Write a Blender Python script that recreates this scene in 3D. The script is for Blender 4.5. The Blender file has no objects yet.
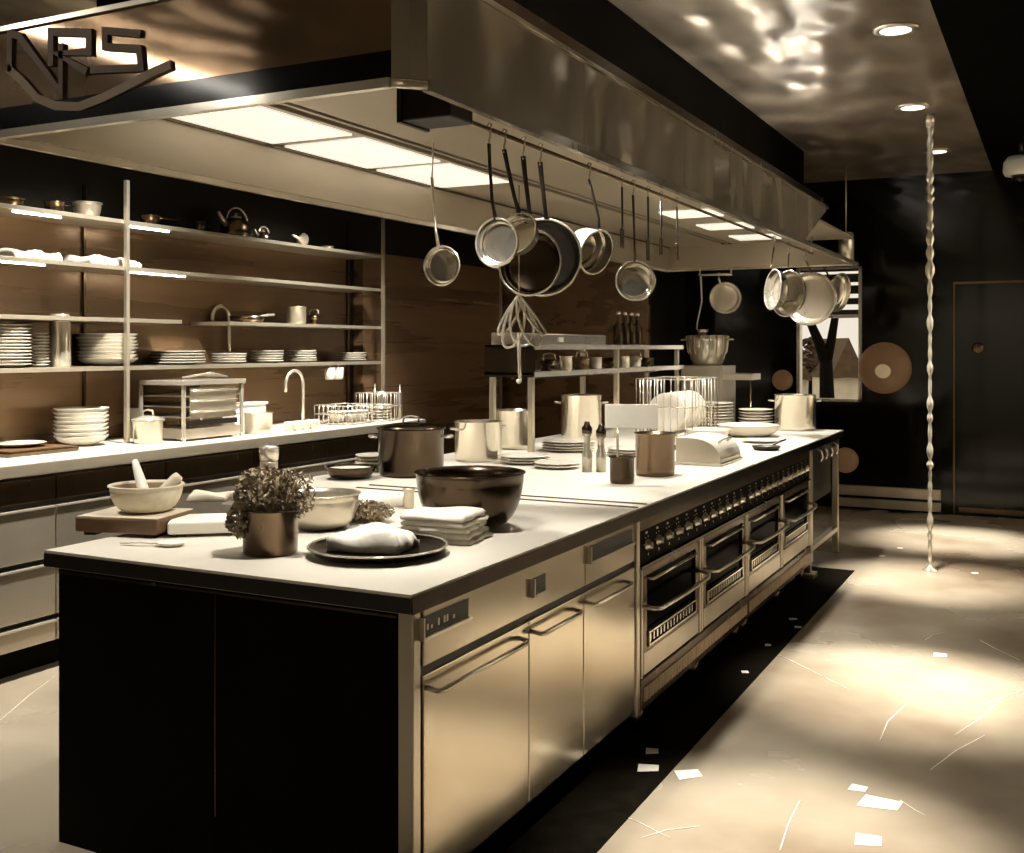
import bpy, bmesh, math, random
from mathutils import Vector, Matrix
random.seed(7)
PI = math.pi
sc = bpy.context.scene
COL = sc.collection

# ------------------------------------------------------------------ camera
F, HOR, H = 1074.0, 348.0, 1.513
TH = math.radians(26.95)
FW = Vector((-math.sin(TH), math.cos(TH), 0)); RT = Vector((math.cos(TH), math.sin(TH), 0))
def at(px, py, z):
    D = (H - z) * F / (py - HOR); L = (px - 512) / F * D
    p = FW * D + RT * L
    return Vector((p.x, p.y, z))
def atD(px, py, D):
    p = FW * D + RT * ((px - 512) / F * D)
    return Vector((p.x, p.y, H - (py - HOR) / F * D))
def atx(px, py, x):
    k = (px - 512) / F
    y = (k * FW.x - RT.x) * x / (RT.y - k * FW.y)
    D = FW.x * x + FW.y * y
    return Vector((x, y, H - (py - HOR) / F * D))
def aty(px, py, y):
    k = (px - 512) / F
    x = (k * FW.y - RT.y) * y / (RT.x - k * FW.x)
    D = FW.x * x + FW.y * y
    return Vector((x, y, H - (py - HOR) / F * D))
def Y(px, x): return atx(px, 348, x).y

cam_d = bpy.data.cameras.new('camera'); cam = bpy.data.objects.new('camera', cam_d); COL.objects.link(cam)
cam.location = (0, 0, H); cam.rotation_euler = (PI/2, 0, TH)
cam_d.sensor_width = 36; cam_d.lens = F / 1024 * 36; cam_d.shift_y = -(426.5 - HOR) / 1024
cam_d.clip_start = 0.05
sc.camera = cam

# ------------------------------------------------------------------ materials
def nodes(name):
    m = bpy.data.materials.new(name); m.use_nodes = True
    nt = m.node_tree; b = nt.nodes['Principled BSDF']
    return m, nt, b
def mat(name, col, rough=.4, metal=0.0, var=.12, scale=8.0, stretch=(1, 1, 1), bump=0.0, rvar=.08, spec=.5, coat=0.0, col2=None, contrast=None, bd=.01):
    m, nt, b = nodes(name)
    tc = nt.nodes.new('ShaderNodeTexCoord'); mp = nt.nodes.new('ShaderNodeMapping')
    mp.inputs['Scale'].default_value = stretch
    nt.links.new(tc.outputs['Object'], mp.inputs['Vector'])
    n = nt.nodes.new('ShaderNodeTexNoise'); n.inputs['Scale'].default_value = scale; n.inputs['Detail'].default_value = 5
    nt.links.new(mp.outputs['Vector'], n.inputs['Vector'])
    r = nt.nodes.new('ShaderNodeValToRGB')
    lo = tuple(c * (1 - var) for c in col) if col2 is None else col2
    hi = tuple(min(1, c * (1 + var)) for c in col) if col2 is None else col
    r.color_ramp.elements[0].color = (*lo, 1); r.color_ramp.elements[1].color = (*hi, 1)
    a, c = contrast or (.3, .7)
    r.color_ramp.elements[0].position = a; r.color_ramp.elements[1].position = c
    nt.links.new(n.outputs['Fac'], r.inputs['Fac']); nt.links.new(r.outputs['Color'], b.inputs['Base Color'])
    mr = nt.nodes.new('ShaderNodeMapRange')
    mr.inputs['To Min'].default_value = max(.02, rough - rvar); mr.inputs['To Max'].default_value = min(1, rough + rvar)
    nt.links.new(n.outputs['Fac'], mr.inputs['Value']); nt.links.new(mr.outputs['Result'], b.inputs['Roughness'])
    b.inputs['Metallic'].default_value = metal; b.inputs['Specular IOR Level'].default_value = spec
    b.inputs['Coat Weight'].default_value = coat
    if bump:
        bp = nt.nodes.new('ShaderNodeBump'); bp.inputs['Strength'].default_value = bump; bp.inputs['Distance'].default_value = bd
        if bd > .01:
            n = nt.nodes.new('ShaderNodeTexNoise'); n.inputs['Scale'].default_value = scale; n.inputs['Detail'].default_value = .4
            nt.links.new(mp.outputs['Vector'], n.inputs['Vector'])
        nt.links.new(n.outputs['Fac'], bp.inputs['Height']); nt.links.new(bp.outputs['Normal'], b.inputs['Normal'])
    return m
def emit(name, col, s):
    m, nt, b = nodes(name)
    b.inputs['Base Color'].default_value = (*col, 1); b.inputs['Emission Color'].default_value = (*col, 1)
    b.inputs['Emission Strength'].default_value = s
    n = nt.nodes.new('ShaderNodeTexNoise'); n.inputs['Scale'].default_value = 3
    mr = nt.nodes.new('ShaderNodeMapRange'); mr.inputs['To Min'].default_value = s * .9; mr.inputs['To Max'].default_value = s * 1.1
    nt.links.new(n.outputs['Fac'], mr.inputs['Value']); nt.links.new(mr.outputs['Result'], b.inputs['Emission Strength'])
    return m

M = {}
M['steel'] = mat('brushed_steel', (.64, .575, .465), .30, .8, .10, 6, (1, 1, .15), .06)
M['steel_h'] = mat('brushed_steel_level', (.60, .535, .42), .32, .75, .12, 5, (1, .12, 1), .06)
M['polish'] = mat('polished_steel', (.82, .76, .64), .14, .70, .05, 12, (1, 1, 1), .03, .04)
M['left_front'] = mat('left_drawer_steel', (.60, .53, .41), .24, .75, .15, 1.4, (1, 1, .4), .5, .06, bd=.05)
M['front'] = mat('cabinet_front_steel', (.62, .545, .42), .20, .9, .12, 1.6, (1, 1, .7), .5, .06, bd=.05)
M['worktop'] = mat('worktop_steel', (.83, .77, .66), .42, .25, .06, 3, (1, .3, 1), .03, .08)
M['hood_side'] = mat('hood_steel', (.70, .62, .49), .20, .62, .16, 2.0, (1, 1.8, .35), .6, .06, bd=.07)
M['hood_in'] = mat('hood_lining', (.47, .405, .305), .36, .45, .08, 2.5, (1, .5, 1), .04, .08)
M['hood_front'] = mat('hood_front_bronze', (.24, .16, .095), .08, .7, .25, 2.0, (1, 1, 1), 0, .04)
M['dark_steel'] = mat('dark_steel', (.15, .105, .066), .26, 1, .08, 8, (1, 1, .3), 0, .04)
M['brass_dark'] = mat('dark_beading', (.30, .22, .14), .45, .6, .3, 30)
M['pot_steel'] = mat('pot_steel', (.80, .74, .62), .15, .93, .06, 9, (1, 1, .3), .05, .05)
M['pan_face'] = mat('pan_face', (.80, .74, .62), .16, .82, .06, 7, (1, 1, 1), .8, .05, bd=.03)
M['gunmetal'] = mat('gunmetal', (.062, .044, .029), .24, 1, .2, 6, (1, 1, 1), .04, .06)
M['black'] = mat('black_paint', (.0075, .006, .004), .38, 0, .2, 10)
M['black_gloss'] = mat('black_gloss', (.0035, .0028, .0018), .10, 0, .2, 4, (1, 1, 1), .02, .03, spec=.3)
M['black_end'] = mat('black_laminate', (.006, .0048, .003), .45, 0, .2, 6, spec=.15)
M['black_deep'] = mat('black_matt', (.0025, .002, .0014), .6, 0, .2, 6, spec=.08)
M['black_iron'] = mat('black_iron', (.016, .012, .008), .42, .5, .2, 20, bump=.1)
M['brown_panel'] = mat('brown_cladding', (.25, .15, .075), .28, .3, .3, 3.0, (1, .15, 2.2), .06, .10)
M['brown'] = mat('brown_wood', (.13, .07, .032), .42, 0, .3, 6, (1, 6, 6), .08)
M['tanwood'] = mat('pale_board', (.66, .58, .44), .55, 0, .12, 6, (1, 6, 6), .05)
M['white'] = mat('white_china', (.80, .745, .635), .22, 0, .03, 5, coat=.3)
M['cloth'] = mat('white_cloth', (.82, .765, .655), .85, 0, .08, 30, bump=.25)
M['card'] = mat('white_card', (.86, .81, .70), .7, 0, .03, 6)
M['leaf'] = mat('herb_leaf', (.30, .235, .145), .6, 0, .75, 25, contrast=(.25, .75))
M['soil'] = mat('soil', (.02, .013, .007), .9, 0, .4, 40, bump=.4)
M['glass_black'] = mat('oven_glass', (.003, .0024, .0016), .12, 0, .2, 3, spec=.03)
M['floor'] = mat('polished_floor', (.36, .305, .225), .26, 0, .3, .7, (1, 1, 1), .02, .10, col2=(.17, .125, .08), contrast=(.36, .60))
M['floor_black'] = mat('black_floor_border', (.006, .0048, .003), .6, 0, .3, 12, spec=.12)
M['ceil'] = mat('ceiling_steel', (.27, .215, .15), .32, .6, .35, 2.6, (1.6, .8, 1), 1.0, .08, bd=.10)
M['lamp'] = emit('lamp_glow', (1.0, .95, .85), 2.0)
M['lamp_hood'] = emit('hood_lamp_glow', (1.0, .93, .80), .72)
M['strip'] = emit('shelf_strip_glow', (1.0, .93, .80), 18.0)
M['uplight'] = emit('uplight_glow', (1.0, .95, .86), 48.0)
M['tube'] = emit('tube_glow', (1.0, .95, .86), 30.0)
M['wallpale'] = mat('pale_wall', (.50, .44, .34), .7, 0, .25, 1.5)
M['paper'] = mat('paper_scrap', (.84, .78, .66), .7, 0, .05, 12)
M['roof'] = mat('roof_tile', (.10, .06, .03), .8, 0, .3, 12)
M['plaster'] = mat('pale_plaster', (.70, .63, .50), .8, 0, .1, 6)
M['bark'] = mat('dark_bark', (.008, .006, .004), .9, 0, .3, 20, spec=.05)
M['lawn'] = mat('pale_ground', (.62, .55, .43), .9, 0, .15, 2)
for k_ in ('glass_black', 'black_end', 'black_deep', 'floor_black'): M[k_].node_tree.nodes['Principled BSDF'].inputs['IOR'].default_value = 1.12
def glass():
    m, nt, b = nodes('window_glass')
    b.inputs['Base Color'].default_value = (1, 1, 1, 1); b.inputs['Roughness'].default_value = .02
    b.inputs['Transmission Weight'].default_value = 1; b.inputs['IOR'].default_value = 1.02
    return m
M['glass'] = glass()

# ------------------------------------------------------------------ mesh builder
class B:
    def __init__(s): s.v = []; s.f = []; s.sm = []
    def add(s, vs, fs, smooth=False, mx=None):
        o = len(s.v)
        s.v += [tuple(mx @ Vector(p)) for p in vs] if mx is not None else [tuple(p) for p in vs]
        s.f += [tuple(i + o for i in f) for f in fs]; s.sm += [smooth] * len(fs)
        return s
    def box(s, x0, x1, y0, y1, z0, z1, mx=None, bev=0.0):
        if bev > 0:
            b = min(bev, abs(x1-x0)/2.01, abs(y1-y0)/2.01, abs(z1-z0)/2.01)
            bm = bmesh.new(); bmesh.ops.create_cube(bm, size=1)
            for v in bm.verts:
                v.co = Vector((x0 + (v.co.x+.5)*(x1-x0), y0 + (v.co.y+.5)*(y1-y0), z0 + (v.co.z+.5)*(z1-z0)))
            bmesh.ops.bevel(bm, geom=list(bm.edges), offset=b, segments=2, profile=.5, affect='EDGES')
            bm.verts.index_update()
            s.add([v.co.copy() for v in bm.verts], [[v.index for v in f.verts] for f in bm.faces], False, mx); bm.free()
            return s
        vs = [(x0,y0,z0),(x1,y0,z0),(x1,y1,z0),(x0,y1,z0),(x0,y0,z1),(x1,y0,z1),(x1,y1,z1),(x0,y1,z1)]
        return s.add(vs, [(0,3,2,1),(4,5,6,7),(0,1,5,4),(1,2,6,5),(2,3,7,6),(3,0,4,7)], False, mx)
    def lathe(s, prof, n=32, mx=None, sx=1, sy=1, arc=None):
        vs, fs, ring = [], [], []
        for r, z in prof:
            if r < 1e-6: ring.append([len(vs)]); vs.append((0, 0, z))
            else:
                ring.append(list(range(len(vs), len(vs)+n)))
                vs += [(r*sx*math.cos(2*PI*i/n), r*sy*math.sin(2*PI*i/n), z) for i in range(n)]
        for a, b in zip(ring, ring[1:]):
            for i in range(n):
                j = (i+1) % n
                if len(a) == 1 and len(b) == 1: continue
                if len(a) == 1: fs.append((a[0], b[j], b[i]))
                elif len(b) == 1: fs.append((a[i], a[j], b[0]))
                else: fs.append((a[i], a[j], b[j], b[i]))
        return s.add(vs, fs, True, mx)
    def tube(s, pts, r, n=10, mx=None, flat=1.0, closed=False):
        pts = [Vector(p) for p in pts]; m = len(pts)
        rs = r if isinstance(r, (list, tuple)) else [r]*m
        vs, fs = [], []; up = None
        for i, p in enumerate(pts):
            a = pts[(i-1) % m] if closed else pts[max(i-1, 0)]; b = pts[(i+1) % m] if closed else pts[min(i+1, m-1)]
            t = (b - a).normalized()
            if up is None: up = Vector((0,0,1)) if abs(t.z) < .9 else Vector((1,0,0))
            sd = t.cross(up).normalized(); up = sd.cross(t).normalized()
            vs += [p + sd*math.cos(2*PI*k/n)*rs[i] + up*math.sin(2*PI*k/n)*rs[i]*flat for k in range(n)]
        for i in range(m if closed else m-1):
            j = (i+1) % m
            for k in range(n):
                l = (k+1) % n
                fs.append((i*n+k, i*n+l, j*n+l, j*n+k))
        if not closed:
            fs.append(tuple(range(n-1, -1, -1))); fs.append(tuple((m-1)*n+k for k in range(n)))
        return s.add(vs, fs, True, mx)
    def prism(s, poly, a, b, axis='y', mx=None):
        n = len(poly)
        def P(u, w, t): return {'y': (u, t, w), 'x': (t, u, w), 'z': (u, w, t)}[axis]
        vs = [P(u, w, a) for u, w in poly] + [P(u, w, b) for u, w in poly]
        fs = [tuple(range(n)), tuple(range(2*n-1, n-1, -1))] + [(i, i+n, (i+1) % n + n, (i+1) % n) for i in range(n)]
        return s.add(vs, fs, False, mx)
    def build(s, name, m, parent=None, loc=None):
        me = bpy.data.meshes.new(name); me.from_pydata(s.v, [], s.f); me.update()
        bm = bmesh.new(); bm.from_mesh(me); bmesh.ops.recalc_face_normals(bm, faces=bm.faces); bm.to_mesh(me); bm.free()
        for p, q in zip(me.polygons, s.sm): p.use_smooth = q
        me.materials.append(M[m] if isinstance(m, str) else m)
        o = bpy.data.objects.new(name, me); COL.objects.link(o)
        if parent is not None: o.parent = parent
        if loc is not None: o.location = loc
        return o
def tag(o, label, cat, group=None, kind=None):
    o['label'] = label; o['category'] = cat
    if group: o['group'] = group
    if kind: o['kind'] = kind
    return o
def thing(name, label, cat, loc=(0,0,0), rz=0, group=None):
    o = bpy.data.objects.new(name, None); COL.objects.link(o); o.location = loc; o.rotation_euler = (0,0,rz)
    o.empty_display_size = .05
    return tag(o, label, cat, group)
def struct(name, b, m): 
    o = b.build(name, m); o['kind'] = 'structure'; return o
def copy_tree(o, loc, rz=0, label=None, group=None):
    c = o.copy(); COL.objects.link(c); c.location = loc; c.rotation_euler = (0,0,rz)
    if label: c['label'] = label
    if group: c['group'] = group
    def kids(a, b):
        for ch in [q for q in a.children if q is not b]:
            d = ch.copy(); COL.objects.link(d); d.parent = b; kids(ch, d)
    kids(o, c)
    return c
ORD = ['topmost', 'second', 'third', 'fourth', 'fifth', 'sixth', 'seventh', 'eighth', 'ninth', 'tenth', 'eleventh', 'twelfth', 'thirteenth', 'fourteenth', 'fifteenth']
def arc_pts(c, r, a0, a1, n, u=(1,0,0), w=(0,0,1)):
    u, w, c = Vector(u), Vector(w), Vector(c)
    return [c + u*r*math.cos(a0+(a1-a0)*i/n) + w*r*math.sin(a0+(a1-a0)*i/n) for i in range(n+1)]

# ------------------------------------------------------------------ room shell
WL, WE, WB, CZ = -4.95, 10.5, 9.4, 3.1
X1, Y0 = 1.6, -1.6
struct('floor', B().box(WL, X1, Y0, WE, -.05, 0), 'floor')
struct('ceiling', B().box(WL, X1, Y0, WE, CZ, CZ+.05), 'ceil')
struct('trim_5', B().box(-.52, X1, Y0, WE, CZ-.006, CZ), 'black_deep')   # black sheet painting in the dark that the steel ceiling reflects here
struct('trim_1', B().box(-1.75, -1.232, 1.6, 7.55, 0, .004), 'floor_black')       # black strip on the floor under and beside the island
struct('wall_left', B().box(WL-.05, WL, Y0, WB+.05, 0, CZ), 'black')
struct('wall_back', B().box(WL, -3.37, WB, WB+.06, 0, CZ), 'brown_panel')
struct('wall_return', B().box(-3.43, -3.37, WB+.06, WE, 0, CZ), 'black')
struct('wall_right', B().box(X1, X1+.05, Y0, WE+.05, 0, CZ), 'wallpale')
struct('wall_front', B().box(WL, X1, Y0-.05, Y0, 0, CZ), 'wallpale')
# far wall with the window opening and the door opening left solid
wx0, wx1 = aty(797, 400, WE).x, aty(862, 400, WE).x
wz0, wz1, wz2 = 1.005, 1.80, 2.28
w = B().box(-3.37, wx0, WE, WE+.12, 0, CZ).box(wx1, X1, WE, WE+.12, 0, CZ).box(wx0, wx1, WE, WE+.12, 0, wz0).box(wx0, wx1, WE, WE+.12, wz2, CZ)
struct('wall_end', w, 'black_gloss')
# wall cladding behind the shelves and the tall panel past them
cl = B()
for z0, z1 in ((.97, 1.39), (1.395, 1.66), (1.665, 1.95), (1.955, 2.2)): cl.box(WL, WL+.02, 1.0, 6.9, z0, z1)
struct('trim_2', cl, 'brown_panel')
tp = B(); yy = 6.98
for k in range(6): tp.box(WL, WL+.09, yy, 9.28, .12 + k*.36, .12 + (k+1)*.36 - .004)
struct('trim_3', tp, 'brown_panel')
struct('trim_4', B().box(WL, WL+.11, 9.28, 9.31, .1, 2.3), 'steel')
struct('baseboard_end', B().box(-1.85, -.95, WE-.035, WE, 0.02, .10).box(-1.85, -.95, WE-.05, WE, .13, .22), 'steel_h')
struct('baseboard_right', B().box(-.80, X1, WE-.02, WE, .03, .075), 'dark_steel')

# window
win = B(); fw = .03
win.box(wx0, wx0+fw, WE-.02, WE+.1, wz0, wz2).box(wx1-fw, wx1, WE-.02, WE+.1, wz0, wz2)
win.box(wx0, wx1, WE-.02, WE+.1, wz0, wz0+.025).box(wx0, wx1, WE-.02, WE+.1, wz2-.02, wz2).box(wx0+fw, wx1-fw, WE-.02, WE+.1, wz1, wz1+.03)
wo = win.build('window_1', 'steel'); wo['kind'] = 'structure'
B().box(wx0+fw, wx1-fw, WE+.03, WE+.036, wz0+.025, wz1).build('pane', 'glass', wo)
for a_, b_ in ((1.83, 1.875), (1.925, 1.985), (2.025, 2.105), (2.135, 2.215), (2.24, 2.26)):
    B().box(wx0+fw, wx1-fw, WE+.0, WE+.02, a_, b_).build('slat', 'black', wo)
# door in the far wall
d = B(); dx0, dx1, dz = aty(955, 300, WE).x, aty(955, 300, WE).x + 1.0, 2.09
d.box(dx0-.012, dx0, WE-.02, WE, 0, dz+.012).box(dx1, dx1+.012, WE-.02, WE, 0, dz+.012).box(dx0-.012, dx1+.012, WE-.035, WE, dz, dz+.02)
do = d.build('door_1', 'dark_steel'); do['kind'] = 'structure'
B().box(dx0, dx1, WE-.012, WE, .01, dz).build('door_leaf', 'black_gloss', do)
pc = aty(978, 348, WE)
B().lathe([(0, 0), (.05, 0), (.05, .012), (.035, .02), (0, .022)], 20, Matrix.Translation((pc.x, WE-.012, pc.z)) @ Matrix.Rotation(PI/2, 4, 'X') @ Matrix.Scale(1, 4)).build('door_viewer', 'dark_steel', do)

# ------------------------------------------------------------------ outside the window
def tree_round(name, label, x, y, r, h):
    t = thing(name, label, 'tree', (x, y, -.3))
    B().tube([(0,0,0), (0,0,h)], [.06, .04]).build('trunk', 'bark', t)
    b = B(); rnd = random.Random(3)
    for k in range(420):
        a, c = rnd.random()*2*PI, rnd.random()*2-1; q = math.sqrt(1-c*c)*r*(.7+.3*rnd.random())
        p = Vector((q*math.cos(a), q*math.sin(a), h+r*.6 + c*r*.9)); s = .07
        mx = Matrix.Translation(p) @ Matrix.Rotation(rnd.random()*6, 4, 'Z') @ Matrix.Rotation(rnd.random()*3, 4, 'X')
        b.add([(-s,0,0),(0,-s*.5,0),(s,0,0),(0,s*.5,0)], [(0,1,2,3)], False, mx)
    b.build('foliage', 'roof', t)
gx = struct('ground_outside', B().box(-12, 6, WE+.2, 32, -.4, -.3), 'lawn')
def house(name, label, pxl, pxr, pye, pya, D, wallm):
    a, b_, c = atD(pxl, pye, D), atD(pxr, pye, D), atD((pxl+pxr)/2, pya, D)
    wd = (b_-a).length
    t = thing(name, label, 'house', ((a.x+b_.x)/2, (a.y+b_.y)/2, -.3), TH)
    e, ap = a.z+.3, c.z+.3
    B().prism([(-wd*.42, 0), (wd*.42, 0), (wd*.42, e), (0, ap-.1), (-wd*.42, e)], 0, 2.0).build('house_wall', wallm, t)
    B().prism([(-wd/2, e-.05), (0, ap), (wd/2, e-.05), (wd*.5, e-.12), (0, e-.1), (-wd*.5, e-.12)], -.12, 2.1).build('roof', 'roof', t)
    for k in (-1, 0, 1): B().box(-.07+k*wd*.24, .07+k*wd*.24, -.02, .02, e*.45, e*.45+.25).build('house_window', 'black', t)
house('house', 'pale gabled house with dark roof seen through the far window', 830, 863, 371, 338, 17, 'plaster')
house('garden_shed', 'small shed low at left side of the far window view', 796, 809, 372, 366, 15, 'plaster')
p = atD(811, 358, 18.2); tree_round('round_tree', 'round bushy tree at left in the far window view', p.x, p.y, .32, p.z+.3-.15)
p0 = atD(826, 360, 13.0)
t = thing('forked_tree', 'bare dark tree with forked trunk outside the far window', 'tree', (p0.x, p0.y, -.3))
pts = lambda L: [(atD(x, y, 13.0) - Vector((p0.x, p0.y, -.3))) for x, y in L]
B().tube([(0.02,0,0)] + pts([(827,398),(826,360)]), [.12,.09,.075]).build('trunk', 'bark', t)
B().tube(pts([(826,362),(818,340),(811,324),(800,290)]), [.075,.06,.05,.03]).build('branch', 'bark', t)
B().tube(pts([(826,362),(831,342),(835,318),(840,285)]), [.07,.055,.045,.03]).build('branch', 'bark', t)

# ------------------------------------------------------------------ downlights
SPOTS = [(-.72, 3.75), (-.72, 5.62), (-.85, 7.48), (-.87, 9.25)]
names_dl = ['nearest the camera', 'second of the row from the camera', 'above the beaded pole', 'nearest the far wall']
def spot(loc, target, energy, ang, blend, rad, col=(1, .95, .86)):
    l = bpy.data.lights.new('spot', 'SPOT'); l.energy = energy; l.spot_size = math.radians(ang); l.spot_blend = blend
    l.shadow_soft_size = rad; l.color = col
    o = bpy.data.objects.new('spot_light', l); COL.objects.link(o); o.location = loc
    o.rotation_euler = (Vector(target) - Vector(loc)).to_track_quat('-Z', 'Y').to_euler(); return o
TARG = [(-.75, 3.25), (-.60, 5.05), (-.74, 7.45), (-.72, 9.1)]
EN = [1250, 1850, 1550, 1550]
for (x, y), nm, (tx, ty), en in zip(SPOTS, names_dl, TARG, EN):
    t = thing('downlight', 'round recessed downlight in the steel ceiling, ' + nm, 'ceiling light', (x, y, CZ), 0, 'ceiling downlights over the aisle')
    B().lathe([(.075, 0), (.11, 0), (.11, -.008), (.085, -.014), (.075, -.012), (.075, 0)], 28).build('trim_ring', 'steel', t)
    B().lathe([(0, -.012), (.078, -.012), (.078, -.006), (0, -.006)], 28).build('lamp_disc', 'lamp', t)
    spot((x, y, CZ-.05), (tx, ty, 0), en, 31, 1.0, .04)

# ------------------------------------------------------------------ hood
HX0, HX1, HY0, HY1, HZ = -3.02, -1.43, 2.27, 8.9, 2.18
hood = thing('range_hood', 'long steel extraction hood hanging over the whole cooking island', 'hood', ((HX0+HX1)/2, (HY0+HY1)/2, HZ))
ho = Vector(hood.location)
def hpart(name, b, m):
    o = b.build(name, m, hood); o.location = -ho; return o
ch = .065   # chamfered front corner
r = B()
r.box(HX0, HX1-ch, HY0-.012, HY0+.012, HZ-.012, HZ+.012).box(HX1-.012, HX1+.012, HY0+ch, HY1, HZ-.015, HZ+.015)
r.box(HX0-.012, HX0+.012, HY0, HY1, HZ-.012, HZ+.012).box(HX0, HX1, HY1-.012, HY1+.012, HZ-.008, HZ+.008)
r.tube([(HX1-ch, HY0, HZ), (HX1-.03, HY0+.03, HZ), (HX1, HY0+ch, HZ)], .013)
hpart('rim', r, 'polish')
hpart('front_band', B().box(HX0, HX1-ch, HY0, HY0+.03, HZ+.012, 2.262), 'black_gloss')
hpart('front_panel', B().box(HX0, HX1-ch, HY0+.004, HY0+.03, 2.264, 2.50), 'hood_front')
hpart('corner_panel', B().prism([(HX1-ch, HY0), (HX1-.03, HY0+.03), (HX1, HY0+ch), (HX1-.03, HY0+ch), (HX1-ch, HY0+.03)], HZ+.01, 2.50, 'z'), 'hood_side')
hpart('front_trim', B().box(HX0, HX1-ch, HY0-.008, HY0+.03, 2.50, 2.515), 'polish')
ys = [HY0+ch, 3.35, 4.45, 5.55, 6.65]
EY = 7.65
for a, b_ in zip(ys, ys[1:]):
    hpart('side_panel', B().box(HX1-.03, HX1, a+.002, b_-.002, HZ+.015, 2.478), 'hood_side')
hpart('side_panel', B().prism([(6.652, HZ+.015), (6.9, HZ+.015), (EY, 2.478), (6.652, 2.478)], HX1-.03, HX1, 'x'), 'hood_side')
hpart('side_trim', B().box(HX1-.03, HX1+.01, HY0+ch, EY, 2.48, 2.493), 'polish')
hpart('top_band', B().box(HX1-.06, HX1-.012, HY0+ch, EY, 2.493, 2.545), 'dark_steel')
hpart('top_panel', B().box(HX0, HX1-.03, HY0+.03, EY+.2, 2.51, 2.53), 'dark_steel')
hpart('duct_cover', B().box(HX0+.1, -1.83, HY0+.35, HY1-.1, 2.53, CZ-.001), 'black_deep')
# lining
hpart('inner_wall', B().box(HX0, HX0+.02, HY0, HY1, HZ+.012, 2.385), 'hood_in')
hpart('end_wall', B().prism([(HX0+.02, HZ+.01), (HX1-.03, HZ+.01), (HX1-.03, HZ+.03), (-1.85, 2.385), (HX0+.02, 2.385)], HY1-.03, HY1, 'y'), 'hood_in')
s = B(); s.box(HX0+.02, -2.53, HY0+.03, HY1-.03, 2.385, 2.40).box(-2.49, -2.47, HY0+.03, HY1-.03, 2.388, 2.40).box(-2.43, HX1-.03, HY0+.03, HY1-.03, 2.385, 2.40)
hpart('soffit', s, 'hood_in')
hpart('soffit_slot', B().box(-2.53, -2.43, HY0+.03, HY1-.03, 2.401, 2.41), 'black')
hpart('inner_lip', B().box(HX0+.02, HX0+.035, HY0+.03, HY1-.03, 2.372, 2.38), 'dark_steel')
for y in (2.98, 3.68, 4.38): hpart('lamp_panel', B().box(-2.97, -2.56, y, y+.62, 2.378, 2.386), 'lamp_hood')
for y in (6.55, 7.35, 8.2): hpart('lamp_panel', B().box(-2.28, -1.95, y, y+.34, 2.376, 2.386), 'lamp_hood')
# small black box inside the near corner
hpart('sensor_box', B().box(-1.69, -1.53, 2.62, 2.76, 2.168, 2.385, bev=.006).box(-1.70, -1.686, 2.61, 2.77, 2.163, 2.385), 'black_iron')
# hanging rail and its brackets
RX, RZ = -1.72, 2.255
hpart('hanging_rail', B().tube([(RX, 2.95, RZ), (RX, 8.6, RZ)], .008), 'dark_steel')
for y in (2.98, 4.3, 5.6, 7.0, 8.55): hpart('rail_bracket', B().tube([(RX, y, RZ), (RX, y, 2.39)], .007), 'steel')
# lettering on the front panel
def stroke(pts, wdt):
    pl = [Vector((p[0], p[1])) for p in pts]; L_, R_ = [], []
    for i, p in enumerate(pl):
        d0 = (p - pl[i-1]).normalized() if i else None; d1 = (pl[i+1] - p).normalized() if i < len(pl)-1 else None
        d0 = d0 or d1; d1 = d1 or d0
        n0, n1 = Vector((-d0.y, d0.x)), Vector((-d1.y, d1.x)); n = (n0+n1).normalized(); k = wdt/2/max(.45, n.dot(n0))
        L_.append(p+n*k); R_.append(p-n*k)
    b = B(); N = len(pl); fr_, bk = HY0-.006, HY0+.004
    vs = [(v.x, fr_, v.y) for v in L_] + [(v.x, fr_, v.y) for v in R_] + [(v.x, bk, v.y) for v in L_] + [(v.x, bk, v.y) for v in R_]
    fs = []
    for i in range(N-1):
        fs += [(i, i+1, N+i+1, N+i), (2*N+i, 3*N+i, 3*N+i+1, 2*N+i+1), (i, 2*N+i, 2*N+i+1, i+1), (N+i, N+i+1, 3*N+i+1, 3*N+i)]
    fs += [(0, N, 3*N, 2*N), (N-1, 3*N-1, 4*N-1, 2*N-1)]
    return b.add(vs, fs)
fp = lambda L: [(aty(x, y, HY0).x, aty(x, y, HY0).z) for x, y in L]
M['letter'] = mat('bronze_letter', (.10, .058, .028), .5, .2, .2, 8)
M['swoosh'] = mat('tan_swoosh', (.32, .245, .16), .5, .1, .15, 8)
hpart('letter_n', stroke(fp([(11,72),(11,34),(20,36),(62,92),(62,44)]), .022), 'letter')
hpart('letter_r', stroke(fp([(52,66),(52,32),(90,33),(90,52),(58,54),(88,72)]), .024), 'letter')
hpart('letter_s', stroke(fp([(142,34),(106,31),(106,47),(140,49),(142,68),(92,70)]), .022), 'letter')
sw = [(8,68),(22,80),(38,98),(56,106),(80,107),(104,98),(130,85),(155,72),(172,65)]
hpart('swoosh', stroke(fp(sw), .026), 'swoosh')
for y in (2.75, 3.9, 5.0, 6.1, 7.0, 7.9):
    spot((-1.86, y, 2.365), (-1.86, y, 0), 115, 118, .8, .05)
for k in range(6):  # added strips on the hood top, out of view, brightening the ceiling
    y = 2.9 + k*.85
    hpart('uplight', B().box(-1.58, -1.52, y, y+.42, 2.531, 2.541), 'uplight')
hp = B()
for y in (2.75, 3.9, 5.0, 6.1, 7.0, 7.9): hp.lathe([(0, 2.386), (.04, 2.386), (.045, 2.376), (.03, 2.372), (0, 2.374)], 16, Matrix.Translation((-1.86, y, 0)))
hpart('spot_cap', hp, 'steel')

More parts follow.
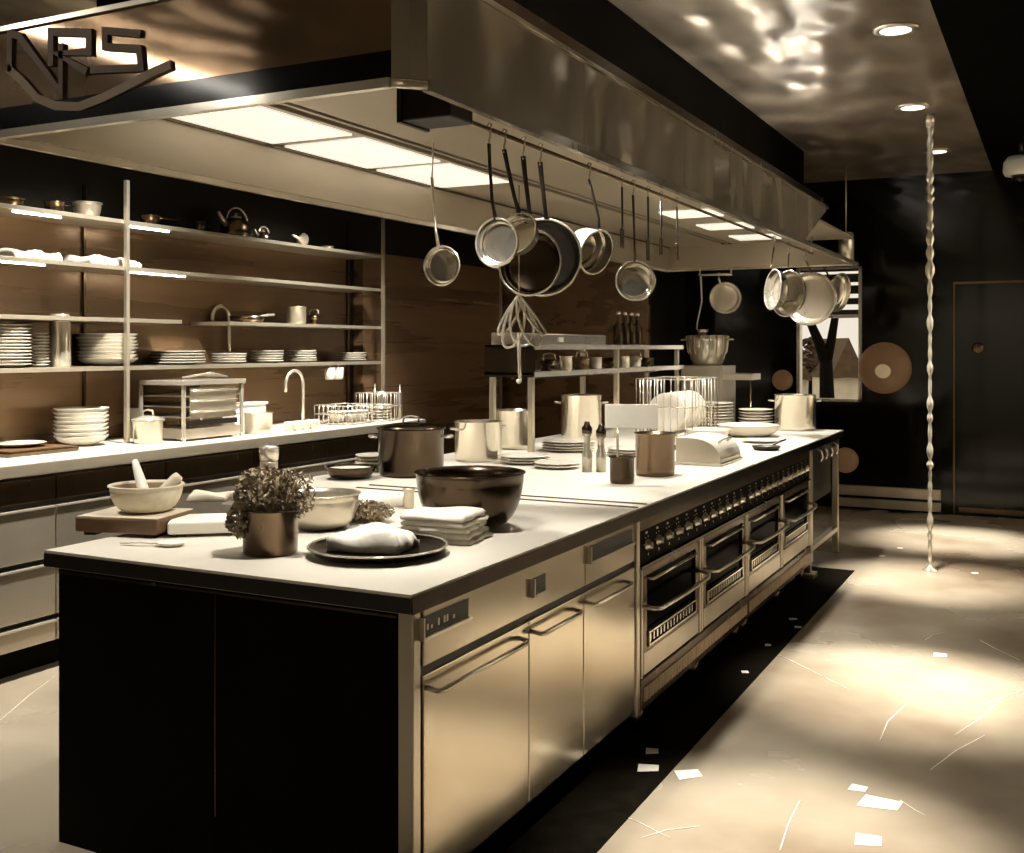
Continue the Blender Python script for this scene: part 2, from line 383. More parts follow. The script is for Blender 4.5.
# ------------------------------------------------------------------ island
IX0, IX1, IY0, IY1, IZ, EX0 = -2.74, -1.43, 2.262, 8.27, .90, -3.16
wt = tag(B().prism([(IX0, IY0), (IX1, IY0), (IX1, IY1), (EX0, IY1), (EX0, 3.5), (IX0, 3.5)], IZ-.05, IZ, 'z').build('worktop', 'worktop'),
         'long steel worktop running over the whole cooking island', 'worktop')
for y in (3.88, 3.98): B().box(IX0, IX1-.005, y, y+.012, IZ, IZ+.004).build('seam_strip', 'dark_steel', wt)
B().box(IX1-.001, IX1+.004, IY0, IY1, IZ-.05, IZ-.006).build('edge_strip', 'gunmetal', wt)
B().box(IX0, IX1-.002, IY0-.004, IY0, IZ-.048, IZ-.008).build('end_strip', 'black', wt)

# cabinet
FX = IX1 - .02
cy0, cy1 = 2.305, Y(639, FX)
cab = thing('island_cabinet', 'steel fronted island cabinet with black end panels nearest the camera', 'cabinet', (-2.1, 3.1, 0))
co = Vector(cab.location)
def cpart(name, b, m, par=None):
    o = b.build(name, m, par or cab)
    if par is None: o.location = -co
    return o
cpart('body', B().box(IX0+.05, FX-.03, cy0+.03, cy1-.005, .11, IZ-.05), 'black')
cpart('plinth', B().box(IX0+.08, FX-.18, cy0+.02, cy1-.005, 0.0, .11), 'black_end')
seam = aty(215, 600, cy0).x
cpart('end_panel', B().box(IX0+.010, seam-.0015, cy0, cy0+.03, .0, IZ-.052), 'black_end')
cpart('end_panel', B().box(seam+.0015, FX-.045, cy0, cy0+.03, .0, IZ-.052), 'black_end')
cpart('end_rail', B().box(IX0+.012, FX-.05, cy0-.004, cy0, IZ-.075, IZ-.068), 'dark_steel')
cpart('seam_trim', B().box(seam-.0015, seam+.0015, cy0+.0, cy0+.02, .2, IZ-.06), 'dark_steel')
cpart('corner_post', B().box(FX-.045, FX, cy0-.004, cy0+.035, 0, IZ-.05, bev=.004), 'steel')
cpart('side_post', B().box(FX-.03, FX+.006, cy1-.04, cy1-.004, .09, IZ-.05, bev=.004), 'steel')
ya = cy0+.045
y_dr = Y(585, FX); yd1, yd2 = Y(529, FX), Y(583.5, FX)
ye = cy1 - .045
zs, zt, zb = .695, .842, .115
def front(name, a, b_, z0, z1): return cpart(name, B().box(FX-.025, FX, a+.002, b_-.002, z0, z1, bev=.003), 'front')
dr1 = front('drawer', ya, y_dr, zs, zt)
dr2 = front('drawer', y_dr, ye, zs, zt)
def recess(par, a, b_, z0, z1, marks):
    B().box(FX-.001, FX+.002, a, b_, z0, z1).build('grip_recess', 'black', par)
    B().box(FX, FX+.016, a, b_, z0-.008, z0).build('grip_lip', 'polish', par)
    B().box(FX, FX+.016, a-.006, a, z0-.008, z1).build('grip_lip', 'steel', par)
    if marks:
        mk = B(); L = b_-a
        for u, hgt in ((.12,.5),(.2,.3),(.34,.6),(.46,.6),(.52,.6),(.66,.35)):
            mk.box(FX+.002, FX+.003, a+L*u, a+L*u+.008, z0+.012, z0+.012+hgt*(z1-z0-.02))
        mk.build('scale_marks', 'steel', par)
recess(dr1, Y(420, FX), Y(468, FX), .775, .825, True)
recess(dr1, Y(531, FX), Y(545, FX), .752, .80, False)
recess(dr2, Y(588, FX), Y(632, FX), .775, .825, False)
cpart('gap_shadow_strip', B().box(FX-.02, FX-.012, ya, ye, .672, .695), 'black')
def barhandle(par, a, b_, z, x=FX):
    B().tube([(x, a, z), (x+.03, a, z-.004), (x+.036, a+.02, z-.006), (x+.036, b_-.02, z-.006), (x+.03, b_, z-.004), (x, b_, z)], .0075, 8).build('handle', 'polish', par)
for a, b_, ha, hb in ((ya, yd1, Y(420, FX+.03), Y(528, FX+.03)), (yd1, yd2, Y(540, FX+.03), Y(581, FX+.03)), (yd2, ye, Y(590, FX+.03), Y(632, FX+.03))):
    dd = front('door', a, b_, zb, .672)
    barhandle(dd, max(ha, a+.02), min(hb, b_-.015), .637)

# range cookers
ry0, ry1 = cy1 + .0, Y(809, FX)
RL = (ry1 - ry0)/2
def make_range():
    t = thing('range_cooker', 'range cooker with two oven doors beside the steel cabinet doors', 'range cooker', (0,0,0), 0, 'range cookers in the island')
    B().box(-1.25, -.03, .004, RL-.004, .17, .845).build('body', 'black_iron', t)
    B().box(-.03, .0, .004, RL-.004, .665, .80).build('control_panel', 'black_end', t)
    B().box(-.03, .002, .004, RL-.004, .80, .848).build('top_rail', 'dark_steel', t)
    B().box(-.03, .012, .004, RL-.004, .652, .662).build('panel_trim', 'dark_steel', t)
    kp = None
    for k in range(12):
        y = .09 + k*(RL-.18)/11
        if kp is None:
            mx = Matrix.Rotation(PI/2, 4, 'Y')
            kp = B().lathe([(0,0),(.023,0),(.023,.005),(.015,.008),(.014,.018),(.010,.021),(0,.021)], 16, mx).box(.018, .026, -.003, .003, -.013, .013).build('knob', 'polish', t)
            kp.location = (.0, y, .735)
        else:
            c = kp.copy(); COL.objects.link(c); c.parent = t; c.location = (.0, y, .735)
    dial = B()
    for k in range(12):
        y = .09 + k*(RL-.18)/11
        for j in range(5):
            a = -.6 + j*.9; dial.box(0, .0012, y+.034*math.cos(a)-.003, y+.034*math.cos(a)+.003, .735+.034*math.sin(a)-.003, .735+.034*math.sin(a)+.003)
        dial.box(0, .0012, y-.016, y+.004, .780, .788).box(0, .0012, y+.012, y+.018, .690, .70)
    dial.build('dial_marks', 'steel', t)
    dl = RL/2
    for k in range(2):
        a, b_ = k*dl+.03, (k+1)*dl-.03
        f = B()
        f.box(-.025, .004, a, a+.05, .235, .645).box(-.025, .004, b_-.05, b_, .235, .645).box(-.025, .004, a+.05, b_-.05, .615, .645).box(-.025, .004, a+.05, b_-.05, .235, .33)
        dr = f.build('oven_door', 'dark_steel', t)
        B().box(-.02, .006, a+.012, b_-.012, .23, .318, bev=.003).build('lower_panel', 'steel', dr)
        B().box(-.022, -.006, a+.05, b_-.05, .33, .615).build('oven_window', 'glass_black', dr)
        B().tube([(.0, a+.07, .60), (.022, a+.075, .60), (.022, b_-.09, .60), (0, b_-.085, .60)], .006, 8).build('inner_bar', 'polish', dr)
        B().tube([(.0, a-.005, .505), (.05, a+.0, .50), (.062, a+.05, .492), (.064, (a+b_)/2, .488), (.062, b_-.05, .492), (.05, b_-.0, .50), (.0, b_+.005, .505)], .009, 10).build('handle', 'steel', dr)
        v = B().box(.006, .012, a+.06, b_-.06, .335, .342).box(.006, .012, a+.06, b_-.06, .385, .392).box(.006, .012, a+.06, a+.068, .342, .385).box(.006, .012, b_-.068, b_-.06, .342, .385)
        for j in range(14):
            y = a+.075 + j*(b_-a-.15)/14; v.box(.0, .008, y, y+.014, .348, .378)
        v.build('vent_grille', 'polish', dr)
        B().box(-.03, .008, a-.022, a-.006, .2, .65, bev=.003).build('door_post', 'steel', t)
        B().box(-.03, .008, b_+.006, b_+.022, .2, .65, bev=.003).build('door_post', 'steel', t)
    B().box(-.06, .012, .0, RL, .105, .226, bev=.004).build('kick_trim', 'dark_steel', t)
    zg = [(.014 + (.004 if j % 2 else 0), .02 + j*(RL-.04)/80) for j in range(81)]
    rp = B().prism([(.010, .02)] + zg + [(.010, RL-.02)], .135, .190, 'z')
    rp.build('trim_beading', 'brass_dark', t)
    for y in (.06, RL*.5, RL-.1):
        B().lathe([(0,0),(.02,0),(.024,.03),(.042,.105),(0,.105)], 10, Matrix.Translation((-.05, y+.02, 0))).build('foot', 'dark_steel', t)
    return t
rg = make_range(); rg.location = (FX, ry0, 0)
copy_tree(rg, (FX, ry0+RL, 0), 0, 'range cooker with two oven doors at the far end of the island')

# island end stand
es = thing('end_stand', 'open steel end stand with hooks closing the far end of the island', 'stand', (FX, ry1, 0))
B().box(-.06, .006, .02, .10, .10, .845, bev=.004).build('leg', 'steel', es)
B().box(-.045, -.0, IY1-ry1-.10, IY1-ry1-.06, .0, .845, bev=.004).build('leg', 'steel', es)
B().box(-1.2, -.05, .03, IY1-ry1-.1, .45, .845).build('case', 'black_iron', es)
B().box(-.05, -.005, .1, IY1-ry1-.1, .16, .19).build('lower_rail', 'steel', es)
B().box(-.05, .002, .1, IY1-ry1-.06, .80, .845).build('top_rail', 'black_iron', es)
B().box(-.09, .03, .01, .13, 0, .035, bev=.005).box(-.05, .0, .04, .09, .03, .11).build('foot', 'steel', es)
for y in (.25, .42, .6, .8):
    B().tube([(0, y, .83), (.03, y, .82), (.04, y, .78), (.025, y, .75)], .008, 8).build('hook', 'polish', es)
# body carcass behind the ranges on the aisle side
B()

# ------------------------------------------------------------------ cookware makers
def pot(name, label, p, r_, h, m='steel', handles='loop', rz=0, lid=False, cat='pot', group=None, sy=1.0):
    t = thing(name, label, cat, p, rz, group)
    w_ = .006
    B().lathe([(0,0),(r_*.93,0),(r_*.985,.012),(r_,.03),(r_,h-.006),(r_+.006,h-.003),(r_+.006,h),(r_-w_,h),(r_-w_,.02),(0,.012)], 40, sy=sy).build('body', m, t)
    if handles == 'loop':
        for sg in (0, PI):
            mx = Matrix.Rotation(sg, 4, 'Z')
            B().tube([(r_-.002,-.04,h*.82),(r_+.03,-.036,h*.83),(r_+.042,-.015,h*.835),(r_+.042,.015,h*.835),(r_+.03,.036,h*.83),(r_-.002,.04,h*.82)], .006, 8, mx).build('handle', 'polish', t)
    elif handles == 'long':
        B().tube([(r_-.003,0,h*.85),(r_+.05,0,h*.9),(r_+.19,0,h*.98)], [.008,.008,.010], 8, flat=.6).build('handle', m, t)
    if lid:
        l = B().lathe([(r_+.008,h),(r_+.008,h+.006),(r_*.6,h+.022),(0,h+.028),(0,h+.02),(r_*.6,h+.014),(r_-.01,h)], 40).build('lid', m, t)
        B().tube([(-.04,0,h+.022),(-.035,0,h+.05),(0,0,h+.058),(.035,0,h+.05),(.04,0,h+.022)], .006, 8).build('lid_handle', 'polish', l)
    return t
PLATE = {}
def plate_mesh(r_, deep, key):
    if key not in PLATE:
        w_ = .004
        if deep < .02:
            pr = [(0,0),(r_*.58,0),(r_*.62,.004),(r_*.98,deep),(r_,deep+.002),(r_*.97,deep+w_),(r_*.62,.010),(0,.007)]
        else:
            pr = [(0,0),(r_*.45,0),(r_*.5,.006),(r_*.82,deep*.45),(r_*.97,deep*.9),(r_,deep),(r_*.96,deep),(r_*.78,deep*.5),(r_*.45,.014),(0,.012)]
        PLATE[key] = pr
    return PLATE[key]
def plate_stack(x, y, z, n, r_, deep, step, where, group, kind='plate', m='white', jit=.004, word='white'):
    base = None; key = (round(r_, 4), deep)
    rnd = random.Random(int((x+10)*1000+y*77))
    for i in range(n):
        pos = 'topmost' if i == n-1 else ('lowest' if i == 0 else ORD[n-1-i] + ' down')
        lab = f'{word} {kind}, {pos} {"in" if pos.endswith("down") else "of"} {where}' if n > 1 else f'{word} {kind} {where}'
        loc = (x + rnd.uniform(-jit, jit), y + rnd.uniform(-jit, jit), z + i*step)
        if base is None:
            o = B().lathe(plate_mesh(r_, deep, key), 40).build(kind.replace(' ', '_'), m); base = o
        else:
            o = base.copy(); COL.objects.link(o)
        o.location = loc; tag(o, lab, kind, group)
def bowl(name, label, p, r_, h, rb, m, cat='bowl', sx=1, sy=1, rz=0, group=None, ring=True):
    t = thing(name, label, cat, p, rz, group)
    pr = [(0,0),(rb,0)]
    N = 8
    for i in range(1, N+1):
        a = i/N; pr.append((rb + (r_-rb)*math.sin(a*PI/2)**.9, h*(1-math.cos(a*PI/2))**.95 + .002*a))
    inn = [(max(q-.006, 0), zz+.004) for q, zz in reversed(pr[2:-1])]
    pr += [(r_+.006, pr[-1][1]), (r_+.006, pr[-1][1]+.004), (r_-.006, pr[-1][1]+.004)] + inn + [(0, .008)]
    B().lathe(pr, 48, sx=sx, sy=sy).build('bowl', m, t)
    return t
def cloth_blob(name, label, p, sx, sy, h, rz=0, group=None, seed=1, m='cloth', layers=1, cat='cloth', own=None):
    """a folded, slightly rumpled cloth: a closed slab with a wavy top and rounded edges"""
    rnd = random.Random(seed); b = B(); nx, ny = 22, 14
    ph = [rnd.uniform(0, 6) for _ in range(6)]
    top, bot = [], []
    for j in range(ny+1):
        for i in range(nx+1):
            u, v = i/nx*2-1, j/ny*2-1
            e = max(abs(u), abs(v)); ed = math.sqrt(max(0, 1-max(0, (e-.8)/.2)**2))
            wob = 1 + .04*math.sin(5*u+ph[0]) + .04*math.sin(6*v+ph[1])
            x, y = u*sx/2*wob, v*sy/2*(1+.05*math.sin(4*u+ph[2]))
            zz = h*(.5+.5*ed)*(.86+.14*math.sin(3.3*u+ph[3]+1.5*v)) + h*.10*math.sin(9*v+ph[4]+2*u)
            top.append((x, y, max(zz, .002))); bot.append((x*.97, y*.97, 0))
    N = (nx+1); nv = len(top); fs = []
    for j in range(ny):
        for i in range(nx):
            a = j*N+i; fs.append((a, a+1, a+1+N, a+N)); fs.append((nv+a, nv+a+N, nv+a+N+1, nv+a+1))
    edge = [i for i in range(N)] + [j*N+nx for j in range(1, ny+1)] + [ny*N+i for i in range(nx-1, -1, -1)] + [j*N for j in range(ny-1, 0, -1)]
    for a, c in zip(edge, edge[1:]+edge[:1]): fs.append((a, nv+a, nv+c, c))
    b.add(top+bot, fs, True)
    o = b.build(name, m); o.location = p; o.rotation_euler = (0,0,rz)
    return tag(o, label, cat, group)
def herb(b, n, c, rx, ry, rz_, seed, s=.012):
    rnd = random.Random(seed)
    for k in range(n):
        while True:
            q = Vector((rnd.uniform(-1,1), rnd.uniform(-1,1), rnd.uniform(-1,1)))
            if .15 < q.length < 1: break
        p = Vector(c) + Vector((q.x*rx, q.y*ry, q.z*rz_)); z = s*rnd.uniform(.6, 1.4)
        mx = Matrix.Translation(p) @ Matrix.Rotation(rnd.uniform(0,6.3), 4, 'Z') @ Matrix.Rotation(rnd.uniform(-1.2,1.2), 4, 'X') @ Matrix.Rotation(rnd.uniform(-1,1), 4, 'Y')
        b.add([(0,-z,0),(z*.55,-z*.2,.15*z),(z*.45,z*.5,.1*z),(0,z,-.2*z),(-z*.45,z*.5,.1*z),(-z*.55,-z*.2,.15*z)], [(0,1,2,3),(0,3,4,5)], False, mx)
    return b

# ------------------------------------------------------------------ things on the island, near end
p = at(122, 531, IZ)
t = thing('chopping_board', 'thick brown chopping board under the mortar bowl', 'chopping board', (p.x+.045, p.y+.02, IZ), math.radians(14))
B().box(-.15, .15, -.12, .12, .012, .062, bev=.006).build('board', 'brown', t)
for sx in (-1, 1): B().box(sx*.11-.02, sx*.11+.02, -.10, .10, 0, .014).build('foot', 'black_iron', t)
B().box(-.145, .145, -.115, .115, .0605, .0635).build('board_surface', 'tanwood', t)
mp_ = Vector((p.x+.06, p.y+.05, IZ+.064))
t = bowl('mortar', 'wide pale mortar bowl on the brown chopping board', mp_, .118, .085, .055, 'tanwood')
B().lathe([(0,.0),(.085,.066),(.112,.083),(.108,.083),(.0,.02)], 32).build('inner_coat', 'brown', t)
def pestle(name, label, loc, tip, tail, r0, r1, m):
    t = thing(name, label, 'pestle', loc)
    B().tube([Vector(tip), Vector(tip)*.7+Vector(tail)*.3, Vector(tip)*.15+Vector(tail)*.85, Vector(tail)], [r0, r0*.8, r1, r1*.75], 14).build('shaft', m, t)
    return t
pestle('pestle', 'white pestle leaning up out of the mortar', mp_, (.01,-.01,.035), (-.075,.02,.165), .024, .013, 'card')
pestle('scoop_handle', 'tan wooden pestle lying over right side of the mortar', mp_, (.02,.045,.05), (.065,.085,.115), .026, .020, 'tanwood')
q = at(207, 532, IZ)
t = thing('marble_board', 'white chopping board between the mortar and the potted herb', 'chopping board', (q.x+.012, q.y, IZ), math.radians(38))
B().box(-.125, .125, -.09, .09, .010, .050, bev=.006).build('board', 'card', t)
for sx in (-1, 1): B().box(sx*.085-.015, sx*.085+.015, -.078, .078, 0, .012).build('foot', 'black_iron', t)
q = at(152, 546, IZ)
t = thing('serving_spoon', 'white spoon lying in front of the chopping boards', 'spoon', (q.x, q.y, IZ), math.radians(25))
B().lathe([(0,0),(.02,0),(.034,.012),(.03,.013),(.0,.004)], 20, Matrix.Translation((.06,0,0)), sx=1.4).build('bowl', 'card', t)
B().tube([(.03,0,.008),(-.04,0,.012),(-.10,.01,.008)], [.008,.006,.009], 8, flat=.6).build('handle', 'card', t)
q = at(205, 500, IZ)
cloth_blob('folded_cloth', 'pale folded cloth behind the white chopping board', (q.x+.02, q.y, IZ), .16, .10, .035, .5, seed=11, m='tanwood')

# potted herb
q = at(270.5, 553, IZ)
t = thing('potted_herb', 'bushy herb plant in a steel pot at the front edge of the island', 'potted plant', q)
B().lathe([(0,0),(.074,0),(.08,.006),(.083,.128),(.086,.130),(.086,.134),(.078,.134),(.076,.11),(0,.108)], 40).build('pot', 'dark_steel', t)
B().lathe([(0,.105),(.07,.108),(.076,.11),(.076,.104),(0,.1)], 24).build('soil', 'soil', t)
hb = herb(B(), 1700, (-.02,.0,.17), .105, .09, .09, 5, .0085); herb(hb, 380, (-.06,-.06,.10), .05, .04, .055, 6, .0085); herb(hb, 420, (.07,.03,.18), .075, .05, .075, 8, .0075)
hb.build('foliage', 'leaf', t)
stb = B(); rnd = random.Random(2)
for k in range(40):
    a, rr = rnd.random()*2*PI, rnd.random()*.05
    stb.tube([(rr*math.cos(a), rr*math.sin(a), .1), (rr*2*math.cos(a), rr*2*math.sin(a), .19+rnd.random()*.05)], .0018, 5)
stb.build('stems', 'leaf', t)
# salt mill
q = at(269, 500, IZ)
t = thing('salt_mill', 'tall pale cylindrical mill standing behind the potted herb', 'mill', q)
B().lathe([(0,0),(.036,0),(.036,.15),(.034,.16),(0,.16)], 28).build('body', 'steel', t)
B().lathe([(0,.16),(.037,.16),(.040,.195),(.039,.215),(.03,.222),(0,.222)], 28).build('cap', 'polish', t)
# bowl behind the plant
q = at(322, 528, IZ)
bowl('serving_bowl', 'tan steel bowl between the potted herb and the loose herbs', (q.x, q.y, IZ), .125, .115, .06, 'steel')
# tray, napkin
q = at(378, 554, IZ)
t = thing('round_tray', 'round dark tray with white napkin at the near corner', 'tray', (q.x, q.y, IZ))
B().lathe([(0,0),(.13,0),(.19,.010),(.205,.024),(.208,.026),(.203,.030),(.185,.016),(.13,.008),(0,.008)], 56).build('tray', 'gunmetal', t)
B().lathe([(.203,.024),(.2095,.027),(.2045,.0315),(.2,.028),(.203,.024)], 56).build('tray_rim', 'polish', t)
cloth_blob('napkin', 'folded white napkin lying on the round dark tray', (q.x-.035, q.y+.03, IZ+.010), .225, .17, .060, .15, seed=4)
# loose herbs
q = at(362, 522, IZ)
o = herb(B(), 1100, (0,0,.037), .115, .075, .036, 21, .0075)
rn = random.Random(9)
for k in range(24): o.tube([(rn.uniform(-.09,.09), rn.uniform(-.05,.05), .004), (rn.uniform(-.09,.09), rn.uniform(-.05,.05), .03)], .0015, 5)
tag(o.build('herb_bunch', 'leaf', None, (q.x, q.y+.02, IZ)), 'loose bunch of herbs lying behind the round tray', 'herbs')
q = at(372, 506, IZ)
cloth_blob('crumpled_cloth', 'crumpled white cloth behind the loose herbs', (q.x+.02, q.y+.03, IZ), .20, .13, .05, .6, seed=15)
# towels
q = at(440, 540, IZ)
for i in range(5):
    pos = ['lowest', 'fourth from the top', 'third from the top', 'second from the top', 'topmost'][i]
    cloth_blob('folded_towel', f'folded white towel, {pos} of the pile before the big dark bowl', (q.x+.004*(i%2), q.y+.03-.004*i, IZ+.0185*i), .245-.006*i, .20, .020, .12+.04*(i%3), 'folded towels in the pile', 30+i, cat='towel')
# large dark bowl
q = at(470, 526, IZ)
bowl('mixing_bowl', 'large dark polished mixing bowl behind the towel pile', (q.x, q.y, IZ), .186, .182, .085, 'gunmetal')
q = at(409, 508, IZ)
pot('small_cup', 'small steel cup left of the big dark bowl', (q.x, q.y, IZ), .020, .075, 'steel', None, cat='cup')
q = at(347, 478, IZ)
t = bowl('dip_bowl', 'shallow dark bowl filled white on the left edge of the island', (q.x+.02, q.y, IZ), .118, .052, .05, 'gunmetal')
B().lathe([(0,.045),(.108,.047),(.108,.043),(0,.04)], 32).build('filling', 'card', t)
plate_stack(-3.045, 4.46, IZ, 5, .092, .012, .017, 'the short stack left of the big dark stockpot', 'plates beside the dark stockpot', 'small plate')
# pots
pot('stockpot', 'wide dark stockpot nearest the camera on the left edge', (-2.79, 4.41, IZ), .158, .225, 'gunmetal', 'loop', .5, lid=True)
pot('saucepan', 'steel saucepot behind the big dark mixing bowl', (-2.82, 5.14, IZ), .128, .215, 'pot_steel', 'loop', 1.1)
pot('tall_pot', 'tall steel pot behind the saucepot, near the shelf end', (-2.98, 5.87, IZ), .125, .235, 'pot_steel', None)
pot('steel_pot', 'steel pot standing under the raised shelf', (-2.85, 6.63, IZ), .135, .30, 'pot_steel', 'loop', .3)
plate_stack(-2.53, 5.12, IZ, 3, .135, .014, .014, 'the low stack right of the saucepot', 'dinner plates beside the saucepot', 'dinner plate')
plate_stack(-2.60, 5.86, IZ, 4, .16, .014, .016, 'the stack in front of the raised shelf', 'dinner plates before the raised shelf', 'dinner plate')
plate_stack(-2.28, 5.0, IZ, 2, .12, .014, .014, 'the pair behind the two tall mills', 'plates behind the mills', 'side plate')
# two tall mills
for px, nm, hh in ((587, 'left', .25), (601, 'right', .235)):
    q = at(px, 472, IZ)
    t = thing('pepper_mill', f'tall slim steel mill, {nm} one of the pair beside the card', 'mill', q, 0, 'tall mills beside the card')
    B().lathe([(0,0),(.026,0),(.026,.09),(.017,.12),(.017,hh-.075),(.024,hh-.06),(0,hh-.06)], 20).build('body', 'polish', t)
    B().lathe([(0,hh-.06),(.026,hh-.058),(.026,hh-.03),(.016,hh-.018),(.012,hh),(0,hh)], 20).build('cap', 'gunmetal', t)
# cup with card
q = at(622, 483, IZ)
pot('dark_cup', 'small dark cup standing by the right edge of the worktop', q, .056, .122, 'gunmetal', None, cat='cup')
t = thing('card_holder', 'blank white card on a thin rod above the dark cup', 'card', (q.x, q.y, IZ+.013), TH)
B().tube([(-.02,0,0),(-.02,0,.25)], .006, 8).build('rod', 'polish', t)
B().lathe([(0,0),(.03,0),(.03,.004),(0,.004)], 16, Matrix.Translation((-.01,0,0))).build('base', 'steel', t)
B().box(-.078, .162, -.004, .004, .235, .345, bev=.002).build('card', 'card', t)
q = at(655, 475, IZ)
pot('deep_pot', 'deep narrow pot right of the dark cup with card', (q.x, q.y, IZ), .095, .205, 'dark_steel', None)
# roll-top box
t = thing('roll_top_box', 'steel roll-top serving box at the right worktop edge', 'serving box', (-1.68, 5.45, IZ))
prof = [(-.12,.012),(.12,.012),(.12,.03)] + [(.12-.15*(1-math.cos(a*PI/16)), .03+.108*math.sin(a*PI/16)) for a in range(1, 9)] + [(-.12,.138)]
B().prism(prof, 0, .40, 'y').build('box', 'steel', t)
B().box(-.13, .13, -.01, .41, 0, .014, bev=.003).build('base', 'polish', t)
B().prism([(x*1.0, z+.002) for x, z in prof[2:]] + [(-.12,.130)], .004, .396, 'y').build('lid', 'worktop', t)
B().tube([(.075,.12,.11),(.10,.12,.13),(.10,.28,.13),(.075,.28,.11)], .006, 8).build('handle', 'polish', t)
# dishes toward the far end
plate_stack(-2.35, 8.02, IZ, 9, .155, .018, .022, 'the tall stack by the raised shelf far end', 'dinner plates at the far end', 'plate')
plate_stack(-2.03, 8.06, IZ, 7, .13, .018, .022, 'the stack left of the two-handled pot', 'plates left of the far pot', 'dinner plate')
q = at(748, 436, IZ)
bowl('salad_bowl', 'wide shallow white bowl in front of the two-handled pot', (q.x, q.y, IZ), .21, .075, .10, 'white', sx=1.0, sy=1.0)
bowl('soup_bowl', 'white bowl between the dish rack and the wide bowl', (-2.09, 7.0, IZ), .145, .065, .06, 'white')
plate_stack(-2.06, 6.35, IZ, 2, .15, .016, .014, 'the pair behind the roll-top box', 'plates behind the roll-top box', 'large plate')
plate_stack(-1.72, 6.95, IZ, 1, .13, .016, .014, 'alone near the edge before the two-handled pot', None, 'large plate')
plate_stack(-2.15, 5.75, IZ, 3, .15, .016, .014, 'the stack left of the roll-top box', 'plates left of the roll-top box', 'large plate')
t = thing('small_skillet', 'small black skillet lying at the worktop edge', 'frying pan', (-1.565, 6.45, IZ), math.radians(75))
B().lathe([(0,0),(.07,0),(.088,.025),(.084,.025),(.067,.006),(0,.006)], 32).build('pan', 'black_iron', t)
B().tube([(.085,0,.022),(.16,.005,.035),(.26,.01,.045)], [.008,.007,.009], 8, flat=.6).build('handle', 'gunmetal', t)
q = at(795, 430, IZ)
pot('casserole', 'steel two-handled pot at the far end of the island', (q.x, q.y, IZ), .15, .265, 'pot_steel', 'loop', math.radians(20))

# ------------------------------------------------------------------ raised shelf (gantry)
gx0, gx1, gy0, gy1 = -2.98, -2.66, Y(534, -2.66), 8.22
g = thing('raised_shelf', 'two tier raised steel shelf along the left edge of the island', 'shelf', ((gx0+gx1)/2, (gy0+gy1)/2, IZ))
go = Vector(g.location)
def gpart(name, b, m): o = b.build(name, m, g); o.location = -go; return o
for z in (1.53, 1.372):
    gpart('shelf', B().box(gx0, gx1, gy0, gy1, z-.012, z), 'steel_h')
    gpart('front_rail', B().box(gx1-.004, gx1+.008, gy0, gy1, z-.026, z+.004), 'polish')
gpart('end_panel', B().box(gx0, gx1, gy0, gy0+.012, 1.345, 1.53), 'gunmetal')
for y in (gy0+.02, (gy0+gy1)/2, gy1-.05):
    for x in (gx0+.02, gx1-.05): gpart('post', B().box(x, x+.03, y, y+.03, IZ, 1.52), 'steel')
gpart('heat_lamp_bar', B().box(gx0+.12, gx0+.18, gy0+.1, gy1-.2, 1.325, 1.36), 'gunmetal')
t = thing('warming_box', 'long polished box on top of the raised shelf', 'box', (-2.86, gy0+.02, 1.53))
B().box(-.09, .09, .0, 1.35, 0, .072, bev=.008).build('box', 'polish', t)
B().box(.09, .096, .55, .62, .02, .05).build('switch', 'card', t)
rk = [(.07,.05,'gunmetal'),(.05,.09,'polish'),(.06,.06,'dark_steel'),(.045,.08,'white'),(.055,.05,'gunmetal'),(.06,.085,'polish'),(.05,.06,'white'),(.06,.07,'gunmetal')]
wd = {'gunmetal': 'dark', 'polish': 'shiny', 'dark_steel': 'brown', 'white': 'white'}
ordl = ['first', 'second', 'third', 'fourth', 'fifth', 'sixth', 'seventh', 'eighth']
for i, (rr, hh, mm) in enumerate(rk):
    y = gy0 + .42 + i*.25
    pot('spice_jar', f'{wd[mm]} jar on the lower raised shelf, {ordl[i]} from its near end', (gx1-.10, y, 1.372), rr*.8, hh, mm, None, lid=(i % 2 == 0), cat='jar', group='jars on the raised shelf')
for i in range(4):
    y = gy0 + 1.62 + i*.13
    t = thing('tall_bottle', f'tall dark bottle on top of the raised shelf, {ordl[i]} from the near end', 'bottle', (-2.78, y, 1.53), 0, 'bottles on the raised shelf')
    B().lathe([(0,0),(.034,0),(.036,.01),(.036,.13),(.014,.17),(.014,.215),(.017,.22),(0,.22)], 18).build('bottle', 'gunmetal', t)
    B().lathe([(0,.22),(.018,.22),(.018,.24),(0,.24)], 12).build('cap', 'polish', t)
# dish rack with plates
t = thing('dish_rack', 'wire dish rack holding upright plates beside the raised shelf', 'dish rack', (-2.39, 7.28, IZ))
def wires(x0, x1, y0, y1, z0, z1, nv, r_=.003):
    b = B()
    for z in (z0, (z0+z1)/2, z1): b.tube([(x0,y0,z),(x1,y0,z),(x1,y1,z),(x0,y1,z)], r_, 6, closed=True)
    for k in range(nv+1):
        u = k/nv
        for y in (y0, y1): b.tube([(x0+(x1-x0)*u, y, z0), (x0+(x1-x0)*u, y, z1)], r_*.7, 5)
        for x in (x0, x1): b.tube([(x, y0+(y1-y0)*u, z0), (x, y0+(y1-y0)*u, z1)], r_*.7, 5)
        b.tube([(x0, y0+(y1-y0)*u, z0), (x1, y0+(y1-y0)*u, z0)], r_*.7, 5)
    return b
wires(-.20, .20, -.30, .30, .02, .40, 8, .005).build('wire_frame', 'polish', t)
for sx in (-1, 1):
    for sy in (-1, 1): B().tube([(sx*.19, sy*.28, 0), (sx*.19, sy*.28, .03)], .007, 6).build('foot', 'polish', t)
pb = None
